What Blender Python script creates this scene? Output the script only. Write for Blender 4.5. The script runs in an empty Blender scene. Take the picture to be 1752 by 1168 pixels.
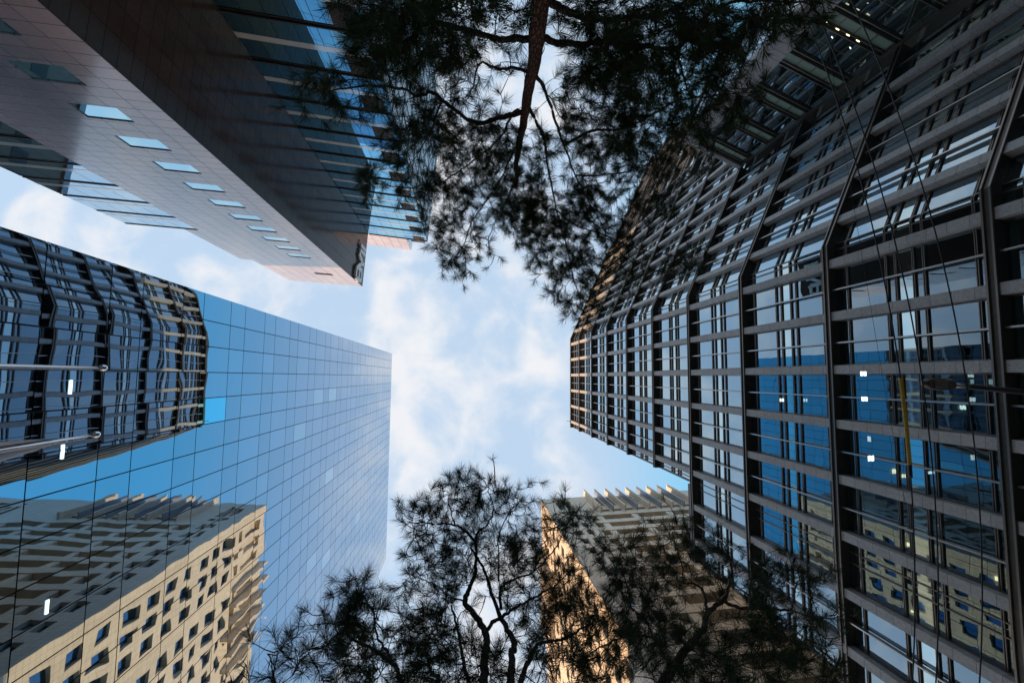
import bpy, math, random
import numpy as np
from mathutils import Vector, Matrix
R = math.radians
scene = bpy.context.scene
col = scene.collection

# ------------------------------------------------------------------ camera
CAMZ = 1.6
cam_d = bpy.data.cameras.new('camera'); cam = bpy.data.objects.new('camera', cam_d); col.objects.link(cam)
cam_d.sensor_width = 36.0; cam_d.lens = 16.0; cam_d.clip_start = 0.05; cam_d.clip_end = 3000
FPX = 1752 * 16 / 36.0
CX, CY, VX, VY = 876.0, 584.0, 796.0, 645.0      # frame centre and the zenith's place in the photograph
zc = Vector((VX - CX, VY - CY, FPX)).normalized()
xc = Vector((1, 0, 0)); xc = (xc - xc.dot(zc) * zc).normalized()
yc = zc.cross(xc)
right = Vector((xc[0], yc[0], zc[0])); down = Vector((xc[1], yc[1], zc[1])); fwd = Vector((xc[2], yc[2], zc[2]))
rot = Matrix((right, -down, -fwd)).transposed()
cam.matrix_world = Matrix.Translation((0, 0, CAMZ)) @ rot.to_4x4()
scene.camera = cam
scene.render.resolution_x = 1024; scene.render.resolution_y = 682

def ray(px, py):
    d = right * (px - CX) + down * (py - CY) + fwd * FPX
    return d
def at(px, py, h):
    """world point seen at pixel (px,py) of the photograph, h metres above the eye"""
    d = ray(px, py); return Vector((d.x / d.z * h, d.y / d.z * h, CAMZ + h))

# ------------------------------------------------------------------ sky, sun, exposure
SUN_EL, SUN_DIR = 12.0, Vector((-0.915, 0.40))     # the sun stands low on the left, towards the picture's foot
world = bpy.data.worlds.new('World'); scene.world = world; world.use_nodes = True
nt = world.node_tree; N = nt.nodes; L = nt.links; N.clear()
out = N.new('ShaderNodeOutputWorld'); bg = N.new('ShaderNodeBackground'); bg.inputs['Strength'].default_value = 0.12
sky = N.new('ShaderNodeTexSky'); sky.sky_type = 'NISHITA'; sky.sun_disc = False
sky.sun_elevation = R(SUN_EL); sky.sun_rotation = math.atan2(SUN_DIR.x, SUN_DIR.y)
sky.air_density = 1.0; sky.dust_density = 1.5; sky.ozone_density = 1.3
tc = N.new('ShaderNodeTexCoord'); sep = N.new('ShaderNodeSeparateXYZ'); L.new(tc.outputs['Generated'], sep.inputs[0])
mx = N.new('ShaderNodeMath'); mx.operation = 'MAXIMUM'; mx.inputs[1].default_value = 0.12; L.new(sep.outputs['Z'], mx.inputs[0])
dv = N.new('ShaderNodeVectorMath'); dv.operation = 'DIVIDE'
cmb = N.new('ShaderNodeCombineXYZ')
for k in range(3): L.new(mx.outputs[0], cmb.inputs[k])
L.new(tc.outputs['Generated'], dv.inputs[0]); L.new(cmb.outputs[0], dv.inputs[1])
def wnoise(scale, detail, off, rough=0.5):
    mp = N.new('ShaderNodeMapping'); mp.inputs['Location'].default_value = off
    L.new(dv.outputs[0], mp.inputs[0])
    n = N.new('ShaderNodeTexNoise'); n.inputs['Scale'].default_value = scale; n.inputs['Detail'].default_value = detail
    n.inputs['Roughness'].default_value = rough; n.inputs['Distortion'].default_value = 0.25
    L.new(mp.outputs[0], n.inputs['Vector']); return n
n1 = wnoise(8.5, 6, (3.1, 1.7, 0), 0.5); n2 = wnoise(2.0, 3, (8.3, 4.2, 0))
ad = N.new('ShaderNodeMath'); ad.operation = 'MULTIPLY_ADD'; ad.inputs[1].default_value = 0.5
L.new(n2.outputs['Fac'], ad.inputs[0]); L.new(n1.outputs['Fac'], ad.inputs[2])
rmp = N.new('ShaderNodeMapRange'); rmp.interpolation_type = 'SMOOTHSTEP'
rmp.inputs['From Min'].default_value = 0.66; rmp.inputs['From Max'].default_value = 0.98
rmp.inputs['To Max'].default_value = 0.9; rmp.inputs['To Min'].default_value = 0.0
L.new(ad.outputs[0], rmp.inputs['Value'])
# thin high haze that pales the blue overhead
skm = N.new('ShaderNodeMix'); skm.data_type = 'RGBA'
hz = N.new('ShaderNodeMapRange'); hz.interpolation_type = 'SMOOTHSTEP'; hz.inputs['From Min'].default_value = 0.56; hz.inputs['From Max'].default_value = 0.24
hz.inputs['To Min'].default_value = 0.0; hz.inputs['To Max'].default_value = 1.0
L.new(sep.outputs['X'], hz.inputs['Value'])
hcol = N.new('ShaderNodeMix'); hcol.data_type = 'RGBA'; L.new(hz.outputs[0], hcol.inputs['Factor'])   # deep blue away from the sun, milky towards it
hcol.inputs[6].default_value = (0.70, 2.95, 4.5, 1); hcol.inputs[7].default_value = (2.55, 3.3, 4.2, 1)
skm.inputs['Factor'].default_value = 0.85
L.new(sky.outputs[0], skm.inputs[6]); L.new(hcol.outputs[2], skm.inputs[7])
mixc = N.new('ShaderNodeMix'); mixc.data_type = 'RGBA'
cm = N.new('ShaderNodeMath'); cm.operation = 'MULTIPLY'; L.new(rmp.outputs[0], cm.inputs[0])
hz2 = N.new('ShaderNodeMapRange'); hz2.interpolation_type = 'SMOOTHSTEP'; hz2.inputs['From Min'].default_value = 0.32; hz2.inputs['From Max'].default_value = 0.17
hz2.inputs['To Min'].default_value = 0.0; hz2.inputs['To Max'].default_value = 1.0; L.new(sep.outputs['X'], hz2.inputs['Value']); L.new(hz2.outputs[0], cm.inputs[1]); L.new(cm.outputs[0], mixc.inputs['Factor']); L.new(skm.outputs[2], mixc.inputs[6]); mixc.inputs[7].default_value = (3.95, 3.95, 4.05, 1)
L.new(mixc.outputs[2], bg.inputs['Color']); L.new(bg.outputs[0], out.inputs[0])

sun_d = bpy.data.lights.new('sun', 'SUN'); sun = bpy.data.objects.new('sun', sun_d); col.objects.link(sun)
sun_d.energy = 3.5; sun_d.angle = R(0.5); sun_d.color = (1.0, 0.60, 0.27)
sv = Vector((SUN_DIR.x, SUN_DIR.y, 0)).normalized() * math.cos(R(SUN_EL)) + Vector((0, 0, math.sin(R(SUN_EL))))
sun.rotation_euler = sv.to_track_quat('Z', 'Y').to_euler()

vs = scene.view_settings
vs.view_transform = 'Standard'; vs.look = 'None'; vs.gamma = 1.0; vs.exposure = 0.95; vs.use_curve_mapping = False
scene.render.engine = 'CYCLES'
scene.cycles.max_bounces = 8; scene.cycles.glossy_bounces = 4; scene.cycles.transparent_max_bounces = 12
scene.cycles.diffuse_bounces = 3; scene.cycles.sample_clamp_indirect = 6.0

# ------------------------------------------------------------------ materials
def mat(name):
    m = bpy.data.materials.new(name); m.use_nodes = True
    b = m.node_tree.nodes['Principled BSDF']; return m, m.node_tree.nodes, m.node_tree.links, b
def simple(name, c, rough=0.5, metal=0.0, spec=0.5, noise=0.0, nscale=3.0):
    m, n, l, b = mat(name)
    b.inputs['Base Color'].default_value = (*c, 1); b.inputs['Roughness'].default_value = rough
    b.inputs['Metallic'].default_value = metal; b.inputs['Specular IOR Level'].default_value = spec
    if noise:
        g = n.new('ShaderNodeNewGeometry'); t = n.new('ShaderNodeTexNoise'); t.inputs['Scale'].default_value = nscale; t.inputs['Detail'].default_value = 5
        l.new(g.outputs['Position'], t.inputs['Vector'])
        r = n.new('ShaderNodeMapRange'); r.inputs['From Min'].default_value = .3; r.inputs['From Max'].default_value = .7
        r.inputs['To Min'].default_value = 1 - noise; r.inputs['To Max'].default_value = 1 + noise
        l.new(t.outputs['Fac'], r.inputs['Value'])
        v = n.new('ShaderNodeVectorMath'); v.operation = 'SCALE'; v.inputs[0].default_value = c
        l.new(r.outputs[0], v.inputs['Scale']); l.new(v.outputs[0], b.inputs['Base Color'])
    return m
def stone(name, c, rough, ps, pz, joint=0.02, jdark=0.35, speckle=0.25, sp_scale=14, coat=0.0, var=0.08, warp=0.0, spec=0.5):
    """stone cladding; joints come from the mesh's facade coordinates (attribute 'fc': metres along, metres up)"""
    m, n, l, b = mat(name)
    at_ = n.new('ShaderNodeAttribute'); at_.attribute_name = 'fc'
    s = n.new('ShaderNodeSeparateXYZ'); l.new(at_.outputs['Vector'], s.inputs[0])
    def mth(op, a, bb=None):
        q = n.new('ShaderNodeMath'); q.operation = op
        for k, v in enumerate((a, bb)):
            if v is None: continue
            if isinstance(v, (int, float)): q.inputs[k].default_value = v
            else: l.new(v, q.inputs[k])
        return q.outputs[0]
    u = mth('DIVIDE', s.outputs['X'], ps); w = mth('DIVIDE', s.outputs['Y'], pz)
    fu = mth('FRACT', u); fw = mth('FRACT', w)
    ju = mth('LESS_THAN', fu, joint / ps); jw = mth('LESS_THAN', fw, joint / pz)
    j = mth('MAXIMUM', ju, jw)
    cell = n.new('ShaderNodeCombineXYZ'); l.new(mth('FLOOR', u), cell.inputs[0]); l.new(mth('FLOOR', w), cell.inputs[1])
    wn = n.new('ShaderNodeTexWhiteNoise'); wn.noise_dimensions = '3D'; l.new(cell.outputs[0], wn.inputs['Vector'])
    g = n.new('ShaderNodeNewGeometry')
    t = n.new('ShaderNodeTexNoise'); t.inputs['Scale'].default_value = sp_scale; t.inputs['Detail'].default_value = 3
    l.new(g.outputs['Position'], t.inputs['Vector'])
    t2 = n.new('ShaderNodeTexNoise'); t2.inputs['Scale'].default_value = 1.1; t2.inputs['Detail'].default_value = 5
    mp2 = n.new('ShaderNodeMapping'); mp2.inputs['Scale'].default_value = (1, 1, .12); l.new(g.outputs['Position'], mp2.inputs[0]); l.new(mp2.outputs[0], t2.inputs['Vector'])
    k = mth('ADD', mth('MULTIPLY', mth('SUBTRACT', t.outputs['Fac'], .5), speckle * 2), 1.0)
    k = mth('ADD', k, mth('MULTIPLY', mth('SUBTRACT', wn.outputs['Value'], .5), var * 2))
    k = mth('ADD', k, mth('MULTIPLY', mth('SUBTRACT', t2.outputs['Fac'], .5), 0.35))
    k = mth('MULTIPLY', k, mth('SUBTRACT', 1.0, mth('MULTIPLY', j, 1 - jdark)))
    v = n.new('ShaderNodeVectorMath'); v.operation = 'SCALE'; v.inputs[0].default_value = c
    l.new(k, v.inputs['Scale']); l.new(v.outputs[0], b.inputs['Base Color'])
    b.inputs['Specular IOR Level'].default_value = spec
    l.new(mth('ADD', rough, mth('MULTIPLY', j, .4)), b.inputs['Roughness'])
    if coat:
        b.inputs['Coat Weight'].default_value = coat; b.inputs['Coat Roughness'].default_value = rough * .5
    bp = n.new('ShaderNodeBump'); bp.inputs['Strength'].default_value = 1.0; bp.inputs['Distance'].default_value = 0.006; bp.invert = True
    l.new(j, bp.inputs['Height'])
    if warp:
        wt = n.new('ShaderNodeTexNoise'); wt.inputs['Scale'].default_value = 0.8; wt.noise_dimensions = '4D'
        l.new(g.outputs['Position'], wt.inputs['Vector']); l.new(wn.outputs['Value'], wt.inputs['W'])
        b2 = n.new('ShaderNodeBump'); b2.inputs['Distance'].default_value = warp; l.new(wt.outputs['Fac'], b2.inputs['Height'])
        l.new(bp.outputs[0], b2.inputs['Normal']); l.new(b2.outputs[0], b.inputs['Normal'])
        if coat: l.new(b2.outputs[0], b.inputs['Coat Normal'])
    else: l.new(bp.outputs[0], b.inputs['Normal'])
    return m
def mirror_glass(name, c, warp=0.02, wscale=0.45, rough=0.012, tintvar=0.06, metal=1.0):
    """coated curtain wall glass: every pane (attribute 'pane') is bowed its own way"""
    m, n, l, b = mat(name)
    a = n.new('ShaderNodeAttribute'); a.attribute_name = 'pane'
    g = n.new('ShaderNodeNewGeometry'); t = n.new('ShaderNodeTexNoise'); t.noise_dimensions = '4D'
    t.inputs['Scale'].default_value = wscale; t.inputs['Detail'].default_value = 0.6
    mu = n.new('ShaderNodeMath'); mu.operation = 'MULTIPLY'; mu.inputs[1].default_value = 1.3
    l.new(a.outputs['Fac'], mu.inputs[0]); l.new(mu.outputs[0], t.inputs['W']); l.new(g.outputs['Position'], t.inputs['Vector'])
    bp = n.new('ShaderNodeBump'); bp.inputs['Distance'].default_value = warp; l.new(t.outputs['Fac'], bp.inputs['Height'])
    l.new(bp.outputs[0], b.inputs['Normal'])
    r = n.new('ShaderNodeMapRange'); r.inputs['To Min'].default_value = 1 - tintvar; r.inputs['To Max'].default_value = 1 + tintvar
    w = n.new('ShaderNodeTexWhiteNoise'); w.noise_dimensions = '1D'; l.new(a.outputs['Fac'], w.inputs['W']); l.new(w.outputs['Value'], r.inputs['Value'])
    v = n.new('ShaderNodeVectorMath'); v.operation = 'SCALE'; v.inputs[0].default_value = c
    l.new(r.outputs[0], v.inputs['Scale']); l.new(v.outputs[0], b.inputs['Base Color'])
    b.inputs['Metallic'].default_value = metal; b.inputs['Roughness'].default_value = rough
    return m
def clear_glass(name, c, refl_lo, refl_hi, tint, warp=0.004):
    """reflecting office glass one can dimly look through"""
    m, n, l, b = mat(name)
    n.remove(b); o = n['Material Output']
    a = n.new('ShaderNodeAttribute'); a.attribute_name = 'pane'
    g = n.new('ShaderNodeNewGeometry'); t = n.new('ShaderNodeTexNoise'); t.noise_dimensions = '4D'
    t.inputs['Scale'].default_value = 0.7; t.inputs['Detail'].default_value = 1
    l.new(a.outputs['Fac'], t.inputs['W']); l.new(g.outputs['Position'], t.inputs['Vector'])
    bp = n.new('ShaderNodeBump'); bp.inputs['Distance'].default_value = warp; l.new(t.outputs['Fac'], bp.inputs['Height'])
    gl = n.new('ShaderNodeBsdfGlossy'); gl.inputs['Roughness'].default_value = 0.008; gl.inputs['Color'].default_value = (*c, 1)
    l.new(bp.outputs[0], gl.inputs['Normal'])
    tr = n.new('ShaderNodeBsdfTransparent'); tr.inputs['Color'].default_value = (*tint, 1)
    lw = n.new('ShaderNodeLayerWeight'); lw.inputs['Blend'].default_value = 0.5
    r = n.new('ShaderNodeMapRange'); r.inputs['From Min'].default_value = .15; r.inputs['From Max'].default_value = .8
    r.inputs['To Min'].default_value = refl_lo; r.inputs['To Max'].default_value = refl_hi; l.new(lw.outputs['Facing'], r.inputs['Value'])
    mx_ = n.new('ShaderNodeMixShader'); l.new(r.outputs[0], mx_.inputs[0]); l.new(tr.outputs[0], mx_.inputs[1]); l.new(gl.outputs[0], mx_.inputs[2])
    l.new(mx_.outputs[0], o.inputs['Surface']); return m
def emit(name, c, s):
    m, n, l, b = mat(name); b.inputs['Base Color'].default_value = (0.6, 0.6, 0.6, 1)
    b.inputs['Emission Color'].default_value = (*c, 1); b.inputs['Emission Strength'].default_value = s; return m

M = {}
M['blue_glass'] = mirror_glass('blue_glass', (0.30, 0.43, 0.58), warp=0.0150, wscale=0.42, tintvar=0.05)
M['cyan_glass'] = mirror_glass('cyan_glass', (0.2, 0.62, 0.85), warp=0.006)
M['pale_glass'] = mirror_glass('pale_glass', (0.40, 0.56, 0.68), warp=0.006)
M['blind_glass'] = mirror_glass('blind_glass', (0.42, 0.70, 0.80), warp=0.002)
M['dull_glass'] = simple('dull_glass', (0.30, 0.46, 0.58), 0.28)
M['body_dark'] = simple('body_dark', (0.012, 0.014, 0.018), 0.5)
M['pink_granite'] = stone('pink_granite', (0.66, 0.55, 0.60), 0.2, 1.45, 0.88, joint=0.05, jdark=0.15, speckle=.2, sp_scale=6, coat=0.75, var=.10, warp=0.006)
M['shaded_granite'] = stone('shaded_granite', (0.085, 0.054, 0.044), 0.14, 1.45, 0.88, joint=0.04, jdark=0.4, speckle=.2, sp_scale=6, spec=.05, coat=0.0, var=.10, warp=0.006)  # same stone as the pink granite, base darkened to paint the side wall's shade
M['white_band'] = simple('white_band', (0.86, 0.88, 0.86), 0.1, 0.5)
M['c_glass'] = mirror_glass('c_glass', (0.20, 0.54, 0.76), warp=0.006)
M['side_glass'] = mirror_glass('side_glass', (0.42, 0.60, 0.72), warp=0.005)
M['grey_granite'] = stone('grey_granite', (0.34, 0.325, 0.315), 0.42, 100.0, 0.9, joint=0.02, jdark=0.3, speckle=.45, sp_scale=9, var=.08)
M['grey_granite_wall'] = stone('grey_granite_wall', (0.30, 0.28, 0.275), 0.4, 100.0, 0.72, joint=0.03, jdark=0.2, speckle=.3, sp_scale=9, var=.08)
M['bronze'] = simple('bronze', (0.075, 0.066, 0.056), 0.42, 0.6, noise=.15)
M['bronze_light'] = simple('bronze_light', (0.20, 0.17, 0.15), 0.35, 0.8)
M['steel'] = simple('steel', (0.42, 0.40, 0.38), 0.3, 0.9)
M['office_glass'] = clear_glass('office_glass', (0.60, 0.78, 0.90), 0.16, 0.92, (0.34, 0.46, 0.46))
M['spandrel'] = mirror_glass('spandrel', (0.50, 0.62, 0.64), warp=0.004, rough=0.03)
M['green_strip'] = simple('green_strip', (0.26, 0.36, 0.30), 0.15)
M['interior'] = simple('interior', (0.16, 0.16, 0.15), 0.8, noise=.2, nscale=.6)
M['ceiling'] = simple('ceiling', (0.30, 0.30, 0.28), 0.8)
M['cream_stone'] = stone('cream_stone', (0.62, 0.525, 0.41), 0.55, 0.9, 0.75, joint=0.025, jdark=0.4, speckle=.15, var=.06)
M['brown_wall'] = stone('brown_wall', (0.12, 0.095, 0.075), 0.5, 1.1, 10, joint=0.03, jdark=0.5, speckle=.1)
M['k_glass'] = mirror_glass('k_glass', (0.10, 0.24, 0.40), warp=0.01)
M['grey_metal'] = simple('grey_metal', (0.26, 0.28, 0.33), 0.4, 0.3)
M['louvre'] = simple('louvre', (0.10, 0.075, 0.065), 0.5)
M['light_cool'] = emit('light_cool', (0.85, 1.0, 0.95), 1.0)
M['light_warm'] = emit('light_warm', (1.0, 0.78, 0.42), 1.5)
M['light_dim'] = emit('light_dim', (0.7, 0.95, 1.0), 0.3)
M['sign_white'] = simple('sign_white', (0.92, 0.92, 0.92), 0.4)
M['chrome'] = simple('chrome', (0.75, 0.75, 0.76), 0.12, 1.0)
M['flag_cloth'] = simple('flag_cloth', (0.50, 0.54, 0.64), 0.9)
M['flag_red'] = simple('flag_red', (0.45, 0.02, 0.03), 0.9)
M['rubber'] = simple('rubber', (0.012, 0.012, 0.014), 0.45)
M['yellow'] = simple('yellow', (0.55, 0.33, 0.02), 0.5)
M['lamp_metal'] = simple('lamp_metal', (0.11, 0.085, 0.07), 0.4, 0.3)
M['lamp_lens'] = simple('lamp_lens', (0.14, 0.12, 0.09), 0.2)
def foliage_mat(name, c1, c2):
    m, n, l, b = mat(name)
    g = n.new('ShaderNodeNewGeometry'); t = n.new('ShaderNodeTexNoise'); t.inputs['Scale'].default_value = 1.6; l.new(g.outputs['Position'], t.inputs['Vector'])
    cr = n.new('ShaderNodeMix'); cr.data_type = 'RGBA'; cr.inputs[6].default_value = (*c1, 1); cr.inputs[7].default_value = (*c2, 1)
    l.new(t.outputs['Fac'], cr.inputs['Factor']); l.new(cr.outputs[2], b.inputs['Base Color']); b.inputs['Roughness'].default_value = 0.6; b.inputs['Specular IOR Level'].default_value = 0.2
    return m
M['needles'] = foliage_mat('needles', (0.018, 0.038, 0.012), (0.038, 0.066, 0.020))
M['leaves'] = foliage_mat('leaves', (0.06, 0.12, 0.02), (0.10, 0.17, 0.03))
def bark(name, c1, c2):
    m, n, l, b = mat(name)
    g = n.new('ShaderNodeNewGeometry'); mp = n.new('ShaderNodeMapping'); mp.inputs['Scale'].default_value = (1, 1, .45); l.new(g.outputs['Position'], mp.inputs[0])
    t = n.new('ShaderNodeTexVoronoi'); t.inputs['Scale'].default_value = 26; t.feature = 'DISTANCE_TO_EDGE'; l.new(mp.outputs[0], t.inputs['Vector'])
    r = n.new('ShaderNodeMapRange'); r.inputs['From Max'].default_value = .25; l.new(t.outputs['Distance'], r.inputs['Value'])
    cr = n.new('ShaderNodeMix'); cr.data_type = 'RGBA'; cr.inputs[6].default_value = (*c1, 1); cr.inputs[7].default_value = (*c2, 1)
    l.new(r.outputs[0], cr.inputs['Factor']); l.new(cr.outputs[2], b.inputs['Base Color']); b.inputs['Roughness'].default_value = 0.9
    bp = n.new('ShaderNodeBump'); bp.inputs['Distance'].default_value = 0.02; l.new(r.outputs[0], bp.inputs['Height']); l.new(bp.outputs[0], b.inputs['Normal'])
    return m
M['bark_red'] = bark('bark_red', (0.03, 0.017, 0.012), (0.17, 0.080, 0.048))
M['bark_dark'] = bark('bark_dark', (0.02, 0.015, 0.012), (0.085, 0.05, 0.035))

# ------------------------------------------------------------------ mesh helpers
class Fr:
    """a vertical facade: s metres along e, z metres up, d metres out"""
    def __init__(self, o, e, n=None):
        self.o = Vector((o[0], o[1], 0)); self.e = Vector((e[0], e[1], 0)).normalized()
        nn = Vector((-self.e.y, self.e.x, 0))
        if n is not None and nn.dot(Vector((n[0], n[1], 0))) < 0: nn = -nn
        self.n = nn
    def p(self, s, d, z): 
        q = self.o + self.e * s + self.n * d; return (q.x, q.y, z)
class MB:
    def __init__(self): self.v = []; self.f = []; self.fc = []; self.pn = []
    def face(self, pts, fc=None, pane=0.0):
        i = len(self.v); self.v += [tuple(p) for p in pts]; self.f.append(tuple(range(i, i + len(pts))))
        self.fc += (fc if fc is not None else [(0.5, 0.5)] * len(pts)); self.pn.append(pane)
    def box(self, F, s0, s1, z0, z1, d0, d1, pane=0.0):
        P = F.p
        def q(a): self.face([P(*t) for t in a], [(t[0] + (t[1] if abs(s1 - s0) < 1e9 else 0), t[2]) for t in a], pane)
        q([(s0, d1, z0), (s1, d1, z0), (s1, d1, z1), (s0, d1, z1)])
        q([(s1, d0, z0), (s0, d0, z0), (s0, d0, z1), (s1, d0, z1)])
        q([(s0, d0, z0), (s0, d1, z0), (s0, d1, z1), (s0, d0, z1)])
        q([(s1, d1, z0), (s1, d0, z0), (s1, d0, z1), (s1, d1, z1)])
        q([(s0, d0, z0), (s1, d0, z0), (s1, d1, z0), (s0, d1, z0)])
        q([(s0, d0, z1), (s0, d1, z1), (s1, d1, z1), (s1, d0, z1)])
        return self
    def quad(self, F, s0, s1, z0, z1, d, pane=0.0, dz=0.0):
        a = [(s0, d, z0), (s1, d, z0), (s1, d, z1), (s0, d, z1)]
        self.face([F.p(*t) for t in a], [(t[0], t[2]) for t in a], pane); return self
    def prism(self, poly, z0, z1, pane=0.0):
        n = len(poly); L_ = 0
        for i in range(n):
            a = poly[i]; b = poly[(i + 1) % n]; ln = math.hypot(b[0] - a[0], b[1] - a[1])
            self.face([(a[0], a[1], z0), (b[0], b[1], z0), (b[0], b[1], z1), (a[0], a[1], z1)],
                      [(L_, z0), (L_ + ln, z0), (L_ + ln, z1), (L_, z1)], pane); L_ += ln
        self.face([(p[0], p[1], z1) for p in poly], [(p[0], p[1]) for p in poly], pane)
        self.face([(p[0], p[1], z0) for p in reversed(poly)], [(p[0], p[1]) for p in reversed(poly)], pane)
        return self
    def tube(self, pts, rad, sides=8, cap=True):
        pts = [Vector(p) for p in pts]; rings = []
        up = Vector((0.13, 0.21, 0.97))
        for i, p in enumerate(pts):
            t = (pts[min(i + 1, len(pts) - 1)] - pts[max(i - 1, 0)]).normalized()
            if abs(t.dot(up)) > .95: up = Vector((1, 0.1, 0))
            a = t.cross(up).normalized(); b = t.cross(a).normalized(); r = rad[i] if hasattr(rad, '__len__') else rad
            base = len(self.v)
            for k in range(sides):
                w = 2 * math.pi * k / sides; self.v.append(tuple(p + a * math.cos(w) * r + b * math.sin(w) * r)); self.fc.append((0.5, 0.5))
            rings.append(base)
        for i in range(len(rings) - 1):
            for k in range(sides):
                k2 = (k + 1) % sides
                # faces share vertices so that the tube shades smooth
                self.f.append((rings[i] + k, rings[i] + k2, rings[i + 1] + k2, rings[i + 1] + k)); self.pn.append(0.0)
        if cap:
            self.f.append(tuple(rings[-1] + k for k in range(sides))); self.pn.append(0.0)
            self.f.append(tuple(rings[0] + k for k in reversed(range(sides)))); self.pn.append(0.0)
        self.smooth = True
        return self
    smooth = False
    def merge(self, o):
        i = len(self.v); self.v += o.v; self.fc += o.fc; self.pn += o.pn
        self.f += [tuple(k + i for k in f) for f in o.f]; self.smooth = self.smooth or o.smooth
    def build(self, name, m, parent=None):
        me = bpy.data.meshes.new(name); me.from_pydata(self.v, [], self.f)
        a = me.attributes.new('fc', 'FLOAT_VECTOR', 'POINT')
        arr = np.zeros((len(self.v), 3), np.float32); arr[:, :2] = np.array(self.fc, np.float32); a.data.foreach_set('vector', arr.ravel())
        b = me.attributes.new('pane', 'FLOAT', 'FACE'); b.data.foreach_set('value', np.array(self.pn, np.float32))
        if self.smooth: me.polygons.foreach_set('use_smooth', np.ones(len(self.f), bool))
        me.materials.append(M[m] if isinstance(m, str) else m); me.update()
        o = bpy.data.objects.new(name, me); col.objects.link(o)
        if parent is not None: o.parent = parent
        return o
def tag(o, label=None, cat=None, group=None, kind=None):
    if label: o['label'] = label
    if cat: o['category'] = cat
    if group: o['group'] = group
    if kind: o['kind'] = kind
    return o
def root(name, label, cat, group=None):
    o = bpy.data.objects.new(name, None); col.objects.link(o); return tag(o, label, cat, group)
def centre(mb): return Vector(np.array(mb.v).mean(0))
def size_key(mb):
    a = np.array(mb.v); c = a.mean(0); ext = np.ptp(a, 0).max() ** 1.0; return -ext / max(1.0, np.linalg.norm(c - np.array([0, 0, CAMZ])))
def parts(lst, name, m, parent, limit=100, sub=None):
    """lst of MB (or (MB, [(subname, MB, mat)...])): the ones that show largest as parts, the rest as one"""
    items = [(x if isinstance(x, tuple) else (x, [])) for x in lst]
    items.sort(key=lambda t: size_key(t[0]))
    for mb, subs in items[:limit]:
        o = mb.build(name, m, parent)
        for sn, smb, sm in subs: smb.build(sn, sm, o)
    if len(items) > limit:
        big = MB(); sb = {}
        for mb, subs in items[limit:]:
            big.merge(mb)
            for sn, smb, sm in subs: sb.setdefault((sn, sm), MB()).merge(smb)
        o = big.build(name, m, parent); o['kind'] = 'stuff'
        for (sn, sm), smb in sb.items(): smb.build(sn, sm, o)
rnd = random.Random(7)

# ------------------------------------------------------------------ ground
g = MB(); g.face([(-600, -600, 0), (600, -600, 0), (600, 600, 0), (-600, 600, 0)]); go = g.build('ground', simple('paving', (0.22, 0.21, 0.2), .8, noise=.3, nscale=.5)); tag(go, kind='structure')

# ================================================================== RIGHT: granite and glass office tower
H = 89.0
def zl(h): return h + CAMZ
LV = [zl(15.95 + 8.24 * k) for k in range(-1, 9)]       # ledge heights, lowest first
ROOF = zl(88.8)
Fa = (20.56, 9.79); Fb = (20.74, -7.57)                  # flat front
F2d = Vector((0.411, -0.9116)); F2len = 20.9
Fc = (Fb[0] + F2d.x * F2len, Fb[1] + F2d.y * F2len)
F3len = 22.0
Fd = (Fc[0] + F2d.x * F3len, Fc[1] + F2d.y * F3len)
Wa = (20.62, 16.6)                                       # corner of the lower wing
WTOP = LV[4]                                             # 42.3
Gs = 14.0                                                # where the projecting bay leaves the oblique front
G0 = (Fb[0] + F2d.x * Gs, Fb[1] + F2d.y * Gs)
f1 = Fr(Fa, (Fb[0] - Fa[0], Fb[1] - Fa[1]), (-1, 0)); f1len = 17.36
f2 = Fr(Fb, F2d, (-1, 0)); f3 = Fr(Fc, F2d, (-1, 0))
fw = Fr(Fa, (0, 1), (-1, 0)); fwlen = 6.81
fg = Fr(G0, (-0.9116, -0.411), (-0.411, 0.9116))
GW, GS = 4.83, 6.45
G2 = fg.p(GS, 0, 0)[:2]
fgs = Fr(G2, F2d, (-1, 0)); GD = 9.5
RB = root('office_tower', 'grey granite and glass office tower with a bent front on the right', 'building')

def off_poly(pl, d):
    """offset an open plan polyline d metres to its left"""
    P = [Vector(p) for p in pl]; outp = []
    for i, p in enumerate(P):
        ns = []
        if i > 0: t = (P[i] - P[i - 1]).normalized(); ns.append(Vector((-t.y, t.x)))
        if i < len(P) - 1: t = (P[i + 1] - P[i]).normalized(); ns.append(Vector((-t.y, t.x)))
        nn = sum(ns, Vector((0, 0))).normalized(); outp.append(p + nn * (d / max(.3, nn.dot(ns[0]))))
    return outp
def ledge(pl, d0, d1, z0, z1):
    a = off_poly(pl, d0); b = off_poly(pl, d1); mb = MB()
    for i in range(len(pl) - 1):
        p, q, r, s = a[i], a[i + 1], b[i + 1], b[i]
        fcs = [(0, 0)] * 4
        mb.face([(p.x, p.y, z0), (q.x, q.y, z0), (r.x, r.y, z0), (s.x, s.y, z0)])
        mb.face([(p.x, p.y, z1), (s.x, s.y, z1), (r.x, r.y, z1), (q.x, q.y, z1)])
        mb.face([(p.x, p.y, z0), (p.x, p.y, z1), (q.x, q.y, z1), (q.x, q.y, z0)])
        mb.face([(s.x, s.y, z0), (r.x, r.y, z0), (r.x, r.y, z1), (s.x, s.y, z1)])
    for i in (0, -1):
        p, s = a[i], b[i]; mb.face([(p.x, p.y, z0), (s.x, s.y, z0), (s.x, s.y, z1), (p.x, p.y, z1)])
    return mb
# plan walked so that the left-hand side of the polyline is the outside (the street, -x)
walk_low = [Wa, Fa, Fb, G0]; walk_top = [Fa, Fb, Fc]
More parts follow.
